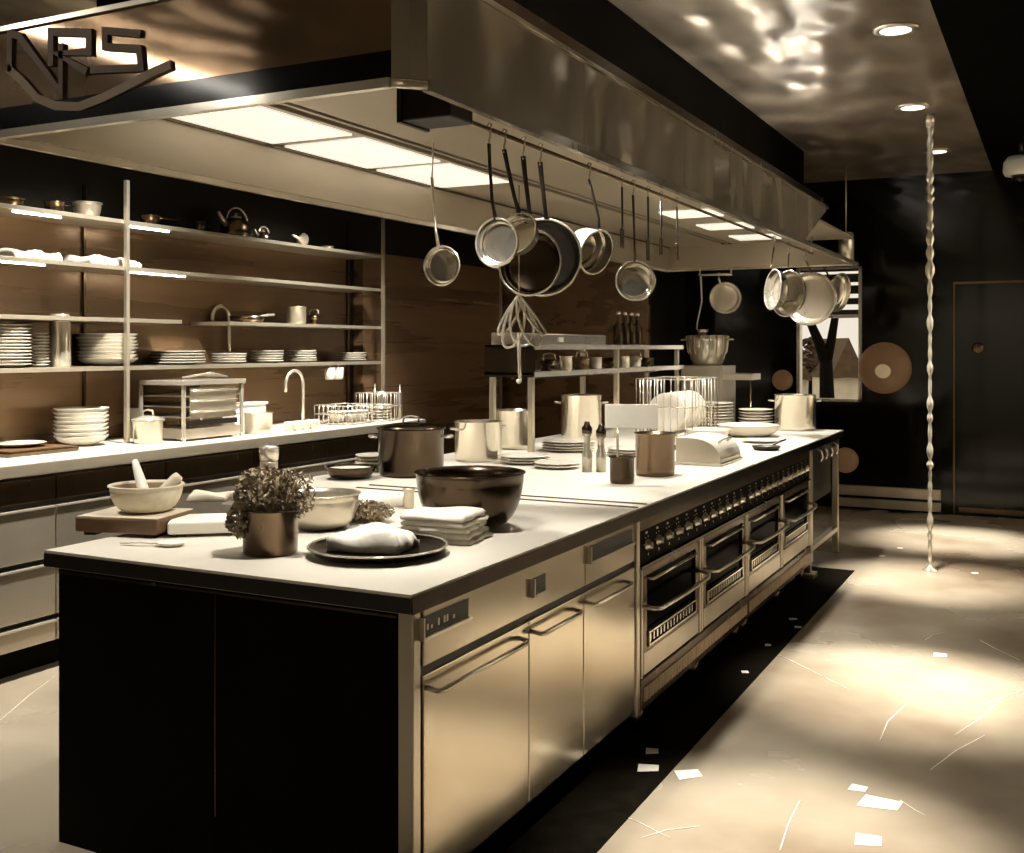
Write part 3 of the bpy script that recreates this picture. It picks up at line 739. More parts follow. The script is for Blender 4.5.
for i in range(8):
    loc = (-2.39, 7.04 + i*.068, IZ+.165); lab = f'upright white plate in the wire dish rack, {ordl[i]} from the near end'
    if pb is None: pb = B().lathe(plate_mesh(.14, .016, 'rack'), 36).build('rack_plate', 'white'); o = pb
    else: o = pb.copy(); COL.objects.link(o)
    o.location = loc; o.rotation_euler = (math.radians(78), 0, 0); tag(o, lab, 'plate', 'upright plates in the dish rack')

# steel cabinet past the island end with mixing bowl
t = thing('standing_cabinet', 'steel cabinet standing past the far end of the island', 'cabinet', (-2.65, 8.9, 0))
B().box(-.18, .18, -.2, .2, .08, 1.365, bev=.006).build('body', 'hood_in', t)
B().box(-.165, .165, -.212, -.2, .1, 1.0).build('door', 'steel', t)
B().box(-.165, .165, -.208, -.2, 1.02, 1.34).build('upper_door', 'hood_in', t)
B().box(-.17, .17, -.18, .18, 0, .08).build('plinth', 'black', t)
B().box(.18, .42, -.2, .1, 1.25, 1.30).build('side_shelf', 'steel', t)
B().tube([(.41, -.19, 0), (.41, -.19, 1.25)], .008, 8).build('shelf_leg', 'dark_steel', t)
t = bowl('colander', 'ribbed steel bowl on the standing cabinet past the island', (-2.66, 8.9, 1.365), .17, .25, .10, 'polish')
b = B()
for k in range(16):
    a = 2*PI*k/16; b.tube([(.105*math.cos(a), .105*math.sin(a), .02), (.165*math.cos(a), .165*math.sin(a), .12), (.178*math.cos(a), .178*math.sin(a), .25)], .006, 6)
b.build('ribs', 'steel', t)
for sg in (-1, 1): B().tube([(sg*.17, -.04, .22), (sg*.22, -.03, .22), (sg*.22, .03, .22), (sg*.17, .04, .22)], .008, 8).build('handle', 'polish', t)

# ------------------------------------------------------------------ hanging pans
def hang_pan(name, label, c, r_, top, face, depth, m_out, m_in, m_h, group=None, hook=RZ, cat='frying pan', holder=(RX,)):
    """c: centre of the pan, top: end of the handle, face: direction the open side looks"""
    c, top, n = Vector(c), Vector(top), Vector(face).normalized()
    t = thing(name, label, cat, top, 0, group)
    q = Vector((0,0,1)).rotation_difference(n).to_matrix().to_4x4()
    mx = Matrix.Translation(c-top) @ q @ Matrix.Translation((0,0,-depth*.5))
    B().lathe([(0,0),(r_*.80,0),(r_*.9,depth*.2),(r_,depth),(r_+.004,depth+.002),(r_-.004,depth+.003),(r_*.88,depth*.25),(r_*.76,.005),(0,.005)], 44, mx).build('pan', m_out, t)
    if m_in: B().lathe([(0,.0056),(r_*.76,.0056),(r_*.88,depth*.25+.001),(r_-.0045,depth+.003),(r_*.86,depth*.27),(r_*.74,.007),(0,.007)], 44, mx).build('inner_face', m_in, t)
    up = (top - c); up -= n*up.dot(n); up.normalize()
    e = c + up*(r_-.004) + n*depth*.35
    hd = top - e
    B().tube([e-top, e-top+hd*.25+n*.012, e-top+hd*.75+n*.006, Vector((0,0,0))], [.011,.008,.009,.010], 8, flat=.55).build('handle', m_h, t)
    rl = Vector((RX, top.y, hook)) if holder[0] is not None else Vector((top.x, top.y, hook))
    if holder[0] is not None and len(holder) > 1: rl = Vector(holder)
    d_ = rl - top
    B().tube([Vector((0,0,-.012)), Vector((0,0,.01)), d_*.5+Vector((.004,0,0)), d_+Vector((.006,0,.004)), d_+Vector((.010,0,.016)), d_+Vector((0,0,.020)), d_+Vector((-.009,0,.010))], .0035, 6).build('hook', 'polish', t)
    return t
G1 = 'pans hanging in the cluster near the hood corner'
def railtop(px, drop=.05):
    q = atx(px, 300, RX); return Vector((RX, q.y, RZ-drop))
def depth_of(p): return FW.x*p.x + FW.y*p.y
def below(top, px, py, dd=0.0): return atD(px, py, depth_of(top)+dd)
tcam = lambda p, yaw, tilt=0: (Matrix.Rotation(yaw, 3, 'Z') @ Vector((-p.x, -p.y, 0)).normalized() + Vector((0,0,tilt)))
tp = railtop(489); c = below(tp, 499, 243, .0)
hang_pan('hanging_small_frying_pan', 'small shiny pan at the left of the near cluster', c, .082, tp, tcam(c, -.55), .03, 'polish', 'pan_face', 'gunmetal', G1)
tp = railtop(504); c = below(tp, 519, 236, .07)
hang_pan('hanging_small_saucepan', 'small bright pan partly behind the leftmost shiny pan', c, .080, tp, tcam(c, -.5, .4), .05, 'polish', 'pan_face', 'black_iron', G1)
tp = railtop(523); c = below(tp, 532, 264, .14)
hang_pan('hanging_large_frying_pan', 'large frying pan with dark inside in the near cluster', c, .122, tp, tcam(c, -.35, .1), .045, 'polish', 'gunmetal', 'black_iron', G1)
tp = railtop(540); c = below(tp, 545, 258, .24)
hang_pan('hanging_deep_frying_pan', 'deep dark frying pan hanging rearmost in the near cluster', c, .150, tp, tcam(c, -.2, 0), .06, 'polish', 'black_iron', 'black_iron', G1)
tp = railtop(589); c = below(tp, 588, 249, .0)
hang_pan('hanging_saucepan', 'polished saucepan hanging alone right of the near cluster', c, .092, tp, tcam(c, .8, -.35), .10, 'polish', 'pan_face', 'black_iron', None, cat='saucepan')
tp = railtop(633); c = below(tp, 635, 281, .0)
hang_pan('hanging_round_pan', 'round shiny pan hanging below the dark utensils', c, .088, tp, tcam(c, .1), .04, 'polish', 'pan_face', 'gunmetal', None)
for i, (px, ln) in enumerate(((622, .27), (648, .30), (661, .26), (677, .27))):
    tp = railtop(px, .03); t = thing('hanging_spatula', f'slim dark spatula under the hood, {ordl[i]} from the left', 'spatula', tp, 0, 'dark spatulas under the hood')
    B().tube([(0,0,0),(.002,0,-ln*.6),(0,0,-ln*.7)], [.007,.006,.005], 8, flat=.7).build('handle', 'black_iron', t)
    B().box(-.004, .004, -.016, .016, -ln, -ln*.68, bev=.002).build('blade', 'dark_steel', t)
    B().tube([(0,0,-.01),(0,0,.02),(.006,0,.034),(.008,0,.044),(0,0,.050),(-.008,0,.04)], .003, 6).build('hook', 'polish', t)
G2 = 'pans hanging in the cluster at the far end of the hood'
for px, cx, cy, r_, yaw, tl, dp, nm, lab, mi in (
    (774, 777, 290, .135, -1.15, .1, .06, 'hanging_frying_pan', 'shiny pan seen edge-on at the left of the far cluster', 'polish'),
    (789, 790, 294, .165, -.8, .1, .05, 'hanging_frying_pan', 'wide bright pan second from the left in the far cluster', 'polish'),
    (805, 811, 299, .205, -.35, .05, .05, 'hanging_frying_pan', 'largest pan in the middle of the far cluster', 'steel'),
    (822, 836, 292, .165, 1.0, -.2, .06, 'hanging_frying_pan', 'speckled pan hanging rightmost in the far cluster', 'polish')):
    tp = railtop(px, .06); c = below(tp, cx, cy, .15*(px-789)/16)
    hang_pan(nm, lab, c, r_, tp, tcam(c, yaw, tl), dp, 'polish', 'pan_face' if mi == 'polish' else mi, 'dark_steel', G2)
# skimmer hanging left
tp = atD(432, 178, 4.55); c = atD(443, 266, 4.45)
hang_pan('hanging_skimmer', 'round flat pan hanging alone left of the near cluster', c, .080, tp, tcam(c, -.45), .02, 'polish', 'pan_face', 'steel', None, hook=2.38, holder=(tp.x, tp.y, 2.382))
# whisk
wt0 = below(railtop(516), 519, 296, .05)
t = thing('hanging_whisk', 'wire whisk hanging handle down below the near pan cluster', 'whisk', wt0)
b = B()
for k, (tl, wd2, ln2) in enumerate(((-.55, .030, .16), (-.32, .036, .19), (-.08, .04, .18), (.18, .036, .19), (.42, .030, .15))):
    cx = RT*1.0; pts_ = []
    for i in range(20):
        an = 2*PI*i/20; u2 = wd2*math.sin(an)*(1-.35*math.cos(an)); v2 = -ln2*(.5-.5*math.cos(an))
        pts_.append(cx*(u2*math.cos(tl) - v2*math.sin(tl)*-1) + Vector((0,0,v2*math.cos(tl) + u2*math.sin(tl))) + FW*(.014*(k-2)))
    b.tube(pts_, .0055, 6, closed=True)
b.build('wire_loops', 'polish', t)
B().tube([(0,0,-.16),(0,0,-.20),(.004,0,-.30)], [.009,.007,.006], 8).build('handle', 'polish', t)
B().lathe([(0,-.318),(.010,-.312),(.010,-.302),(0,-.296)], 10).build('end_ball', 'card', t)
B().tube([(0,0,-.005),(.0,0,.03),(.0,.0,.40-.0)], .0022, 6).build('hook', 'polish', t)
# utensils on the far rim of the hood
fr = thing('utensil_bar', 'short utensil bar under the far end of the hood', 'bar', (-2.6, HY1-.06, 2.13))
B().tube([(-.12,0,0),(.17,0,0)], .010, 8).build('bar', 'polish', fr)
for x in (-.11, .16): B().tube([(x,0,0),(x,.02,.05)], .006, 6).build('bracket', 'steel', fr)
pt = Vector((-2.545, HY1-.06, 2.10)); c = atD(725, 298, 9.05)
hang_pan('hanging_ringed_pan', 'round pan with concentric rings hanging above the ribbed bowl', c, .13, pt, tcam(c, .1), .05, 'polish', 'steel', 'steel', None, hook=2.125, holder=(-2.545, HY1-.06, 2.125))
lt = Vector((-2.70, HY1-.06, 2.11))
t = thing('hanging_ladle', 'long ladle hanging left of the ringed pan by the ribbed bowl', 'ladle', lt)
B().tube([(0,0,.02),(.0,0,0),(.01,0,-.2),(-.03,0,-.38),(-.035,0,-.44)], [.006,.009,.008,.007,.007], 8).build('handle', 'steel', t)
B().lathe([(0,-.05),(.035,-.04),(.05,0),(.047,0),(.03,-.035),(0,-.045)], 20, Matrix.Translation((-.035+.05,0,-.44))).build('cup', 'polish', t)

# ------------------------------------------------------------------ left counter
CX1, CZT = -4.19, .985
ct = tag(B().box(WL, CX1, 1.2, 6.82, CZT-.058, CZT).build('worktop', 'worktop'), 'long steel counter top along the left wall', 'worktop')
B().box(CX1-.002, CX1+.004, 1.2, 6.82, CZT-.052, CZT-.004).build('edge_strip', 'steel_h', ct)
seams = [1.44, 2.14, 2.84, 3.54, 4.24, 4.94, 5.64, 6.34, 6.80]
cl_ = ['out at the left picture edge', 'out at the left picture edge', 'at the left picture edge before the black seam', 'right of the black seam at the picture edge', 'behind the mortar bowl', 'behind the potted herb', 'behind the salt mill', 'at the far end by the shelf post']
for i, (a, b_) in enumerate(zip(seams, seams[1:])):
    if i < 1: continue
    t = thing('drawer_unit', 'steel drawer unit under the left counter, ' + (cl_[i] if i != 1 else 'nearest the camera'), 'cabinet', (CX1-.02, a, 0), 0, 'drawer units under the left counter')
    L_ = b_-a
    B().box(-.68, -.03, .003, L_-.003, .13, CZT-.058).build('body', 'black', t)
    B().box(-.66, -.10, 0, L_, 0, .13).build('plinth', 'black_end', t)
    if i in (1, 2, 3, 4, 5, 6, 7):
        for z0, z1 in ((.80, .912), (.53, .775), (.262, .505), (.14, .238)):
            f = B().box(-.03, 0, .004, L_-.004, z0, z1, bev=.003).build('drawer', 'left_front' if z0 < .79 else 'dark_steel', t)
            if z1 < .8: B().box(-.002, .010, .006, L_-.006, z1-.010, z1-.002).build('pull_lip', 'polish', f)

# wall shelving
sx0, sx1 = WL+.022, -4.60
sh = thing('tiered_shelving', 'four tier steel wall shelving above the left counter', 'shelving', (sx0, 4.3, CZT))
so = Vector(sh.location)
def spart(name, b, m): o = b.build(name, m, sh); o.location = -so; return o
ZS = [1.412, 1.678, 1.965, 2.222]
for i, z in enumerate(ZS):
    for a, b_ in (((1.3, 4.76), (5.17, 6.87)) if i == 1 else ((1.3, 4.327), (4.335, 6.87))):
        spart('shelf', B().box(sx0, sx1, a, b_, z-.022, z, bev=.002), 'steel_h')
for y, zt_ in ((1.6, 2.45), (4.327, 2.44), (6.856, 2.50)):
    spart('upright', B().box(sx1-.0, sx1+.022, y-.011, y+.011, CZT, zt_), 'steel')
    spart('upright', B().box(sx0+.0, sx0+.016, y-.008, y+.008, CZT, zt_), 'dark_steel')
for z, a, b_ in ((ZS[3], 3.66, 3.95), (ZS[3], 4.42, 4.72), (ZS[2], 3.3, 3.85), (ZS[2], 4.42, 4.85)):
    spart('light_strip', B().box(sx1-.070, sx1-.061, a, b_, z-.029, z-.0225), 'strip')

def sy_(px, x=-4.77): return Y(px, x)
SX = -4.77
plate_stack(SX, sy_(2), ZS[0], 13, .140, .018, .0165, 'the tall stack left on the bottom shelf', 'dinner plates in the tall shelf stack', 'dinner plate')
plate_stack(SX-.02, sy_(42), ZS[0], 11, .052, .012, .0165, 'the narrow stack left of the steel flask', 'small plates left of the flask', 'saucer')
t = thing('steel_flask', 'tall shiny steel flask on the bottom shelf between plate stacks', 'flask', (SX, sy_(60), ZS[0]))
B().lathe([(0,0),(.054,0),(.056,.006),(.056,.235),(.05,.25),(0,.25)], 32).build('body', 'polish', t)
B().lathe([(0,.25),(.05,.25),(.05,.278),(.044,.284),(0,.284)], 32).build('lid', 'steel', t)
plate_stack(SX, sy_(107), ZS[0], 8, .165, .045, .0195, 'the wide stack at the first shelf post', 'deep plates at the shelf post', 'deep plate', word='white')
for px, n_, r_, wh in ((178, 5, .165, 'the wide stack left of the tall shelf tap'), (229, 4, .112, 'the stack in front of the tall shelf tap'), (267, 5, .112, 'the stack right of the tall shelf tap'), (302, 5, .105, 'the stack above the gooseneck sink tap'), (352, 4, .11, 'the last stack by the end post')):
    plate_stack(SX, sy_(px), ZS[0], n_, r_, .014, .0165, wh, 'plates in ' + wh, 'dinner plate')
def gooseneck(name, label, p, h, r_, drop, rad, dr=(0,-1,0)):
    t = thing(name, label, 'tap', p); dv = Vector(dr)
    B().lathe([(0,0),(.028,0),(.028,.012),(.016,.02),(.016,.035),(0,.035)], 20).build('base', 'polish', t)
    top = Vector((0,0,h-r_)); c = top + dv*r_
    pts_ = [Vector((0,0,.02)), Vector((0,0,(h-r_)*.5))] + [c - dv*r_*math.cos(a*PI/12) + Vector((0,0,r_*math.sin(a*PI/12))) for a in range(13)] + [c + dv*r_ - Vector((0,0,drop))]
    B().tube(pts_, rad, 10).build('spout', 'polish', t)
    B().tube([(.012,0,.03),(.05,.0,.045)], .005, 6).build('lever', 'polish', t)
    return t
gooseneck('shelf_tap', 'tall curved tap rising between plates on the bottom shelf', (-4.90, Y(229, -4.90), ZS[0]), .375, .078, .02, .014)
gooseneck('sink_tap', 'slim gooseneck sink tap on the left counter', (-4.60, Y(303, -4.60), CZT), .375, .092, .05, .011)
# shelf 2 (third from top)
t = thing('roasting_pan', 'long dark pan with handle on the shelf beside the canister', 'pan', (SX, sy_(247), ZS[1]))
B().lathe([(0,0),(.10,0),(.115,.045),(.11,.045),(.096,.006),(0,.006)], 36).build('pan', 'dark_steel', t)
B().tube([(0,.11,.04),(0,.18,.055),(0,.27,.06)], [.010,.009,.011], 8).build('handle', 'polish', t)
pot('canister', 'ribbed steel canister on the shelf right of the long pan', (SX, sy_(296), ZS[1]), .07, .125, 'steel', None, cat='canister')
pot('small_jar', 'small dark jar on the shelf right of the canister', (SX, sy_(314), ZS[1]), .03, .055, 'dark_steel', None, lid=True, cat='jar')
# shelf 3
for k in range(3):
    cloth_blob('linen', f'rumpled white linen on the second shelf, {ordl[k]} in the left heap', (SX, sy_(6)+.10*k, ZS[2]+.0), .22, .105, .05, .1, 'linens in the left heap', 50+k)
    cloth_blob('linen', f'rumpled white linen on the second shelf, {ordl[k]} in the heap by the post', (SX, sy_(84)+.125*k, ZS[2]), .22, .125, .055, .1, 'linens in the heap by the post', 60+k)
# top shelf
bowl('small_bowl', 'small round bowl on the top shelf left of the post', (SX, sy_(87), ZS[3]), .075, .085, .04, 'steel')
bowl('dark_bowl', 'dark bowl at the left end of the top shelf', (SX, sy_(8), ZS[3]), .08, .05, .05, 'dark_steel')
pot('milk_pan', 'small dark pan on the top shelf left of the round bowl', (SX, sy_(54), ZS[3]), .05, .07, 'dark_steel', 'long', math.radians(100), cat='saucepan')
pot('long_pan', 'dark long-handled pan on the top shelf right of the post', (SX, sy_(150), ZS[3]), .055, .07, 'dark_steel', 'long', math.radians(80), cat='saucepan')
pot('mug', 'small dark mug on the top shelf left of the kettle', (SX, sy_(200), ZS[3]), .035, .08, 'dark_steel', None, cat='mug')
def kettle(name, label, p, s_):
    t = thing(name, label, 'kettle', p)
    B().lathe([(0,0),(.09*s_,0),(.10*s_,.02*s_),(.095*s_,.08*s_),(.05*s_,.125*s_),(0,.13*s_)], 32).build('body', 'dark_steel', t)
    B().lathe([(0,.128*s_),(.035*s_,.128*s_),(.03*s_,.14*s_),(.008,.145*s_),(.010,.16*s_),(0,.162*s_)], 20).build('lid', 'steel', t)
    B().tube([(0,-.085*s_,.08*s_),(0,-.13*s_,.12*s_),(0,-.155*s_,.15*s_)], [.018*s_,.013*s_,.009*s_], 10).build('spout', 'steel', t)
    B().tube(arc_pts((0,.01,.10*s_), .095*s_, .25, PI-.2, 14, (0,1,0), (0,0,1)), .006, 8).build('handle', 'polish', t)
    return t
kettle('kettle', 'dark kettle with an arched handle on the top shelf', (SX, sy_(236), ZS[3]), 1.05)
kettle('small_kettle', 'smaller kettle right of the arched handle kettle', (SX, sy_(263), ZS[3]), .55)
t = thing('funnel', 'steel funnel lying on the top shelf right of the kettles', 'funnel', (SX, sy_(303), ZS[3]))
B().lathe([(.05,0),(.052,.004),(.012,.055),(.008,.12),(.005,.12),(.008,.055),(.046,.004),(.05,0)], 24, Matrix.Translation((0,0,.05)) @ Matrix.Rotation(math.radians(75), 4, 'X')).build('cone', 'steel', t)
B().tube([(0,-.01,.10),(0,.02,.105),(0,.02,.09)], .004, 6).build('ring', 'steel', t)
bowl('tiny_dish', 'tiny dish on the top shelf near the end post', (SX, sy_(328), ZS[3]), .04, .03, .02, 'steel')

# counter things
plate_stack(-4.72, Y(81, -4.72), CZT, 8, .142, .055, .0215, 'the bulky stack on the left counter', 'bowls stacked on the left counter', 'bowl')
plate_stack(-4.70, Y(22, -4.70)-.02, CZT+.03, 1, .135, .02, .02, 'lying on the dark tray at the left edge', None, 'oval plate')
q = Vector((-4.66, Y(22, -4.66), CZT))
t = thing('dark_tray', 'flat dark tray at the left end of the counter', 'tray', (q.x, q.y, CZT), .0)
B().box(-.20, .18, -.22, .20, 0, .024, bev=.006).build('tray', 'dark_steel', t)
B().box(-.18, .16, -.20, .18, .0235, .0285).build('liner', 'brown', t)
pot('steel_crock', 'ribbed steel jar with wide lid on the left counter', (-4.50, Y(148, -4.50), CZT), .082, .128, 'polish', None, lid=True, cat='jar')
# countertop oven / plate warmer
t = thing('countertop_oven', 'small open steel countertop oven with wire racks on the left counter', 'oven', (-4.54, 4.53, CZT))
L_ = .50; W_, Hh = .17, .345
for x in (-W_, W_-.014):
    for y in (0, L_-.02): B().box(x, x+.014, y, y+.02, 0, Hh).build('post', 'polish', t)
B().box(-W_+.01, W_+.012, -.008, L_+.012, Hh-.03, Hh, bev=.004).build('top', 'polish', t)
B().box(-W_+.01, W_-.004, .02, L_-.02, .012, .07, bev=.003).build('base', 'steel', t)
B().box(-W_, -W_+.008, .01, L_-.01, .07, Hh-.03).build('back_panel', 'dark_steel', t)
B().box(W_-.012, W_-.004, .05, L_-.05, .085, .115).build('opening_strip', 'black', t)
for z in (.13, .19, .25): B().box(-W_+.01, W_-.006, .03, L_-.03, z, z+.008).build('rack', 'steel', t)
B().box(W_-.01, W_-.004, .06, L_-.06, .125, .30).build('glass_door', 'steel', t)
for z in (.165, .225, .285): B().tube([(W_+.006, .05, z), (W_+.006, L_-.06, z)], .005, 6).build('rod', 'polish', t)
for y in (.03, .47): B().box(-.1, .1, y-.01, y+.01, 0, .014).build('foot', 'black', t)
t = thing('wire_tongs', 'heap of steel tongs on top of the countertop oven', 'tongs', (-4.52, 4.85, CZT+Hh+.004))
for k in range(4): B().tube([(-.05+.03*k, -.12, .006+.004*k), (-.02+.02*k, .02, .016+.006*k), (.0+.025*k, .18-.02*k, .008)], .006, 6).build('arm', 'polish', t)
t = thing('white_carton', 'white box left of the countertop oven against the wall', 'box', (-4.82, 4.70, CZT))
B().box(-.06, .06, -.10, .08, 0, .17, bev=.004).build('carton', 'card', t); B().box(-.062, .062, -.102, .082, .14, .176, bev=.003).build('lid', 'white', t)
pot('counter_pot', 'steel pot right of the countertop oven', (-4.40, 5.20, CZT), .085, .13, 'steel', None)
t = thing('white_bin', 'white tray standing behind the counter pot', 'tray', (-4.64, 5.36, CZT))
B().box(-.05, .05, -.16, .14, 0, .17, bev=.005).build('tray', 'card', t); B().box(-.06, .06, -.17, .15, .165, .18, bev=.003).build('rim', 'white', t)
for i in range(4):
    y = 5.42 + .085*i
    t = thing('white_cup', f'small white cup before the sink tap, {ordl[i]} from the left', 'cup', (-4.34, y, CZT), 0, 'small cups on the left counter')
    B().lathe([(0,0),(.025,0),(.034,.05),(.034,.06),(.030,.06),(.022,.008),(0,.008)], 20).build('cup', 'white', t)
    B().tube(arc_pts((.03,0,.035), .016, -1.3, 1.3, 8), .004, 6).build('handle', 'white', t)
t = thing('wire_basket', 'round-edged wire basket of crockery right of the sink tap', 'basket', (-4.45, 6.18, CZT))
wires(-.14, .14, -.17, .17, .01, .13, 7, .004).build('wire_frame', 'polish', t)
B().box(-.135, .135, -.165, .165, .004, .012).build('base', 'steel', t)
for i in range(3):
    o = bowl('basket_bowl', f'white bowl in the wire basket, {ordl[i]} from the left', (-4.45+.02*i, 6.08+.10*i, CZT+.013), .062, .07, .03, 'white', group='bowls in the wire basket')
t = thing('drying_rack', 'small two-level drying rack by the shelf end post', 'rack', (-4.42, 6.55, CZT))
wires(-.12, .12, -.12, .12, .01, .20, 5, .004).build('wire_frame', 'polish', t)
for sx in (-1, 1): B().tube([(sx*.11, .11, 0), (sx*.11, .11, .26)], .005, 6).build('post', 'polish', t)
B().box(-.11, .11, -.11, .11, .004, .012).build('base', 'steel', t)
plate_stack(-4.42, 6.55, CZT+.014, 5, .095, .012, .022, 'the stack inside the small drying rack', 'plates in the drying rack', 'tea plate')
for i, yv in enumerate((6.24, 6.34)):
    t = thing('hanging_mug', f'white mug hanging under the bottom shelf, {("left", "right")[i]} one', 'mug', (-4.63, yv, ZS[0]-.125), 0, 'mugs hanging under the shelf')
    B().lathe([(0,0),(.03,0),(.036,.008),(.038,.085),(.034,.085),(.032,.012),(0,.01)], 24).build('cup', 'white', t)
    B().tube([(0,0,.01),(0,0,.10),(0,0,.104)], .003, 6).build('hook', 'steel', t)

# ------------------------------------------------------------------ aisle things
q = at(930, 571, 0)
t = thing('beaded_pole', 'slim polished pole with bead joints rising to the ceiling', 'pole', (q.x, q.y, 0))
pr = [(0,0),(.05,0),(.05,.008),(.014,.03)]; z = .06; rn = random.Random(4)
while z < CZ-.10:
    st = .05 + .09*rn.random(); rb_ = .012 + .012*rn.random() + (.010 if z > 1.9 else 0)
    pr += [(.010 + (.006 if z > 1.9 else 0), z), (rb_, z+st*.3), (rb_, z+st*.6), (.010 + (.006 if z > 1.9 else 0), z+st*.9)]; z += st
pr += [(.03, CZ-.09), (.03, CZ-.001), (0, CZ-.001)]
B().lathe(pr, 20).build('pole', 'polish', t)
q = atD(1021, 162, 8.0)
t = thing('ceiling_spotlight', 'pale dome fitting hanging from the ceiling at the right edge', 'ceiling lamp', (q.x, q.y, CZ))
B().tube([(0,0,0),(0,0,-.16)], .012, 8).build('stem', 'black', t)
B().lathe([(0,-.15),(.09,-.16),(.12,-.20),(.125,-.27),(.11,-.30),(0,-.30)], 28).build('housing', 'card', t)
B().lathe([(0,-.30),(.07,-.30),(.06,-.34),(0,-.36)], 20).build('dome', 'black_gloss', t)
q = atD(846, 247, 9.3)
t = thing('pendant_lamp', 'small steel cylinder lamp hanging beyond the far hood corner', 'pendant lamp', (q.x, q.y, CZ))
B().tube([(0,0,0),(0,0,q.z+.12-CZ)], .006, 6).build('rod', 'steel', t)
B().lathe([(0,q.z+.13-CZ),(.06,q.z+.125-CZ),(.07,q.z+.10-CZ),(.07,q.z-.12-CZ),(.062,q.z-.12-CZ),(.06,q.z+.1-CZ),(0,q.z+.11-CZ)], 24).build('shade', 'polish', t)
M['globe'] = emit('dim_brown_globe', (.060, .030, .012), 1.0); M['globe_core'] = emit('globe_core', (.22, .16, .085), 1.0)  # glowing domes added in place of blurred brown reflections on the far wall
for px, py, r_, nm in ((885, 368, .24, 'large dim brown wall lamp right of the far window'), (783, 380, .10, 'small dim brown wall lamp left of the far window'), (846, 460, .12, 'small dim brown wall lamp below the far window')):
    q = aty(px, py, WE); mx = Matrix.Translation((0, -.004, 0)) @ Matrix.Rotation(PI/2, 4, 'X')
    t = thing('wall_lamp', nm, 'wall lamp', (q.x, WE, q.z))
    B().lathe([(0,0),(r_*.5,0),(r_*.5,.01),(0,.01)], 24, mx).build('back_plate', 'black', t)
    B().lathe([(r_*.5,.008)] + [(r_*math.cos(a*PI/16), .02+r_*.5*math.sin(a*PI/16)) for a in range(9)], 32, mx).build('shade', 'globe', t)  # added glow dome in place of a blurred reflection, no lamp shade
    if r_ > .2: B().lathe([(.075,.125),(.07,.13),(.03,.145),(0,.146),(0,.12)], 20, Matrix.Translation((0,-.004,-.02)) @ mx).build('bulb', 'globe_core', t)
# scraps on the floor
scr = [(652,751,.030),(648,768,.036),(688,774,.040),(745,672,.020),(768,645,.02),(793,619,.02),(858,788,.028),(880,803,.05),(868,840,.042),(940,655,.035),(975,573,.02),(798,627,.02),(882,556,.016),(900,548,.016)]
pl = ['upper of two on the black border near the cabinet', 'lower of two on the black border near the cabinet', 'on tan floor just right of the black border', 'on the black border before the second oven', 'on the black border before the third oven', 'upper of two by the last oven', 'upper one of three at the lower right', 'pointed one of three at the lower right', 'lowest of three at the lower right', 'right of the large light pool', 'far right beyond the large light pool', 'lower of two by the last oven', 'left of the far light pool, nearer one', 'left of the far light pool, farther one']
for (px, py, s_), wh in zip(scr, pl):
    q = at(px, py, .0045 if px < 810 and py > 600 and px != 688 else .0005); rn = random.Random(px)
    L2 = s_*rn.uniform(.8, 1.4)
    o = B().prism([(-L2, -s_), (L2*.8, -s_*.8), (L2, s_*.7), (-L2*.7, s_)], 0, .0012, 'z').build('paper_scrap', 'paper', None, q)
    o.rotation_euler = (0,0, .3+rn.uniform(-.3, .5)); tag(o, 'white paper scrap on the floor, ' + wh, 'paper scrap', 'paper scraps on the floor')
b = B(); rn = random.Random(12)
for (x0, y0_, x1_, y1_) in ((780,655,850,690),(955,735,1000,700),(880,740,905,705),(930,770,985,735),(1024,690,960,712),(610,810,670,838),(820,660,905,668),(925,640,945,632),(980,640,1020,660),(640,838,700,826),(780,850,800,800),(900,800,925,815),(0,720,55,676)):
    a_, c_ = at(x0, y0_, .0012), at(x1_, y1_, .0012); m_ = (a_+c_)/2 + Vector((rn.uniform(-.02,.02), rn.uniform(-.02,.02), 0))
    b.tube([a_, m_, c_], .0019, 4, flat=.3)
tag(b.build('floor_scratches', 'paper'), 'thin pale scratches scattered over the polished floor', 'scratches', None, 'stuff')

# ------------------------------------------------------------------ light and world
def area(loc, target, energy, sx, sy, col=(1, .95, .86)):
    l = bpy.data.lights.new('area', 'AREA'); l.shape = 'RECTANGLE'; l.size = sx; l.size_y = sy; l.energy = energy; l.color = col
    o = bpy.data.objects.new('area_light', l); COL.objects.link(o); o.location = loc
    o.rotation_euler = (Vector(target) - Vector(loc)).to_track_quat('-Z', 'Y').to_euler(); return o
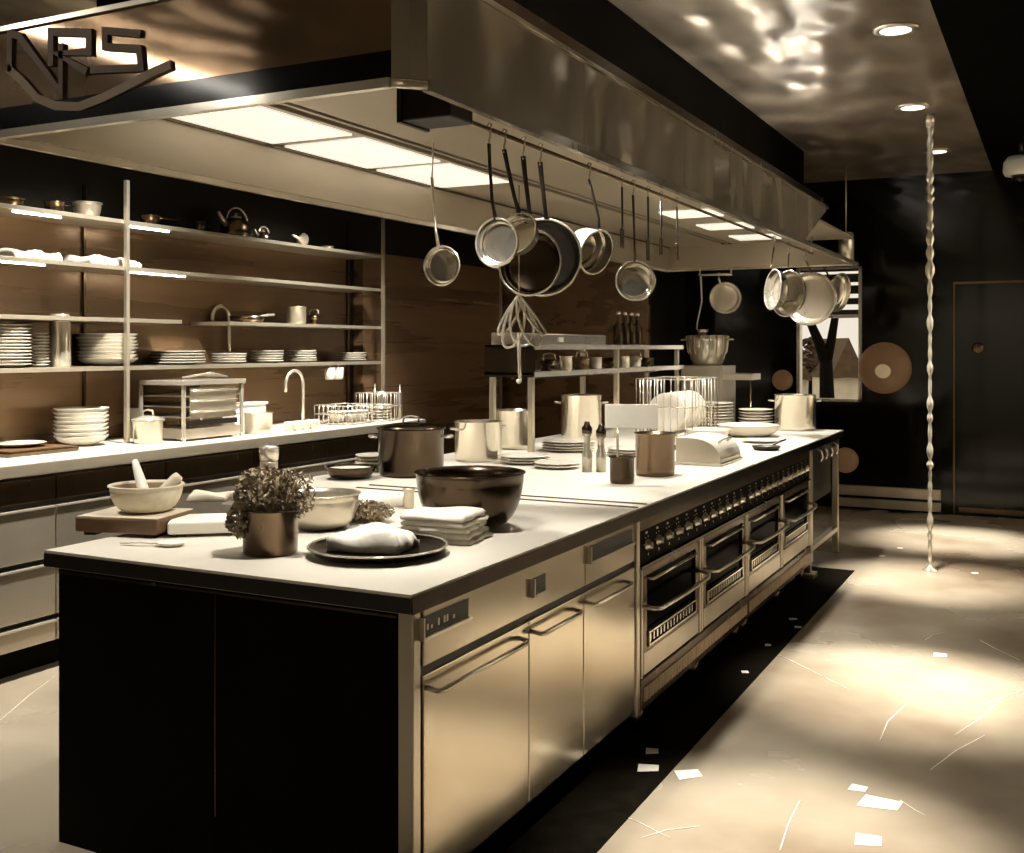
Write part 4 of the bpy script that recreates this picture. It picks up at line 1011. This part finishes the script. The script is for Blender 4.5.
# ceiling lights over the left work aisle
for y in (2.2, 4.0, 5.8): 
    spot((-3.62, y, CZ-.05), (-4.75, y+.3, 1.0), 480, 75, .9, .08)
    spot((-3.62, y, CZ-.05), (-3.7, y, 0), 200, 80, .8, .08)
t = None
for y, nm in ((2.2, 'near'), (4.0, 'middle'), (5.8, 'far')):
    t = thing('downlight', f'round ceiling downlight over the left work aisle, {nm} one', 'ceiling light', (-3.62, y, CZ), 0, 'downlights over the left aisle')
    B().lathe([(.075, 0), (.11, 0), (.11, -.008), (.085, -.014), (.075, -.012), (.075, 0)], 28).build('trim_ring', 'steel', t)
    B().lathe([(0, -.012), (.078, -.012), (.078, -.006), (0, -.006)], 28).build('lamp_disc', 'lamp', t)

t = thing('tube_lamp', 'linear tube lamp under the ceiling above the near end of the left aisle', 'ceiling light', (-4.38, .3, CZ))
B().box(-.05, .05, -.9, .85, -.03, 0, bev=.004).build('housing', 'steel', t)
B().tube([(0,-.85,-.055),(0,.80,-.055)], .022, 10).build('tube', 'tube', t)
for y in (-.82, .77): B().box(-.015, .015, y-.01, y+.01, -.06, -.03).build('socket', 'card', t)
spot((-.9, .6, CZ-.05), (-1.2, -1.6, 1.2), 500, 90, 1, .08)  # added lamps out of view, lighting the pale walls the hood reflects
spot((.5, 7.4, CZ-.05), (1.6, 7.6, 1.9), 620, 110, 1, .08)
spot((.5, 9.0, CZ-.05), (1.6, 9.0, 1.9), 280, 100, 1, .08)
for x, y, nm in ((-.9, .6, 'behind the camera'), (.5, 7.4, 'by the right wall, nearer one'), (.5, 9.0, 'by the right wall, farther one')):
    t = thing('downlight', f'round recessed downlight {nm}', 'ceiling light', (x, y, CZ), 0, 'downlights by the walls')
    B().lathe([(.075, 0), (.11, 0), (.11, -.008), (.085, -.014), (.075, -.012), (.075, 0)], 28).build('trim_ring', 'steel', t)
    B().lathe([(0, -.012), (.078, -.012), (.078, -.006), (0, -.006)], 28).build('lamp_disc', 'lamp', t)
wd_ = bpy.data.worlds.new('world'); sc.world = wd_; wd_.use_nodes = True
bg = wd_.node_tree.nodes['Background']; bg.inputs['Color'].default_value = (.80, .73, .60, 1); bg.inputs['Strength'].default_value = 1.0

vs = sc.view_settings
sc.display_settings.display_device = 'sRGB'
vs.view_transform = 'Standard'; vs.look = 'None'; vs.gamma = 1; vs.exposure = 0.14; vs.use_curve_mapping = False
sc.cycles.use_denoising = True
sc.cycles.max_bounces = 8; sc.cycles.diffuse_bounces = 4; sc.cycles.glossy_bounces = 5
sc.cycles.caustics_reflective = False; sc.cycles.caustics_refractive = False
sc.cycles.sample_clamp_indirect = 6
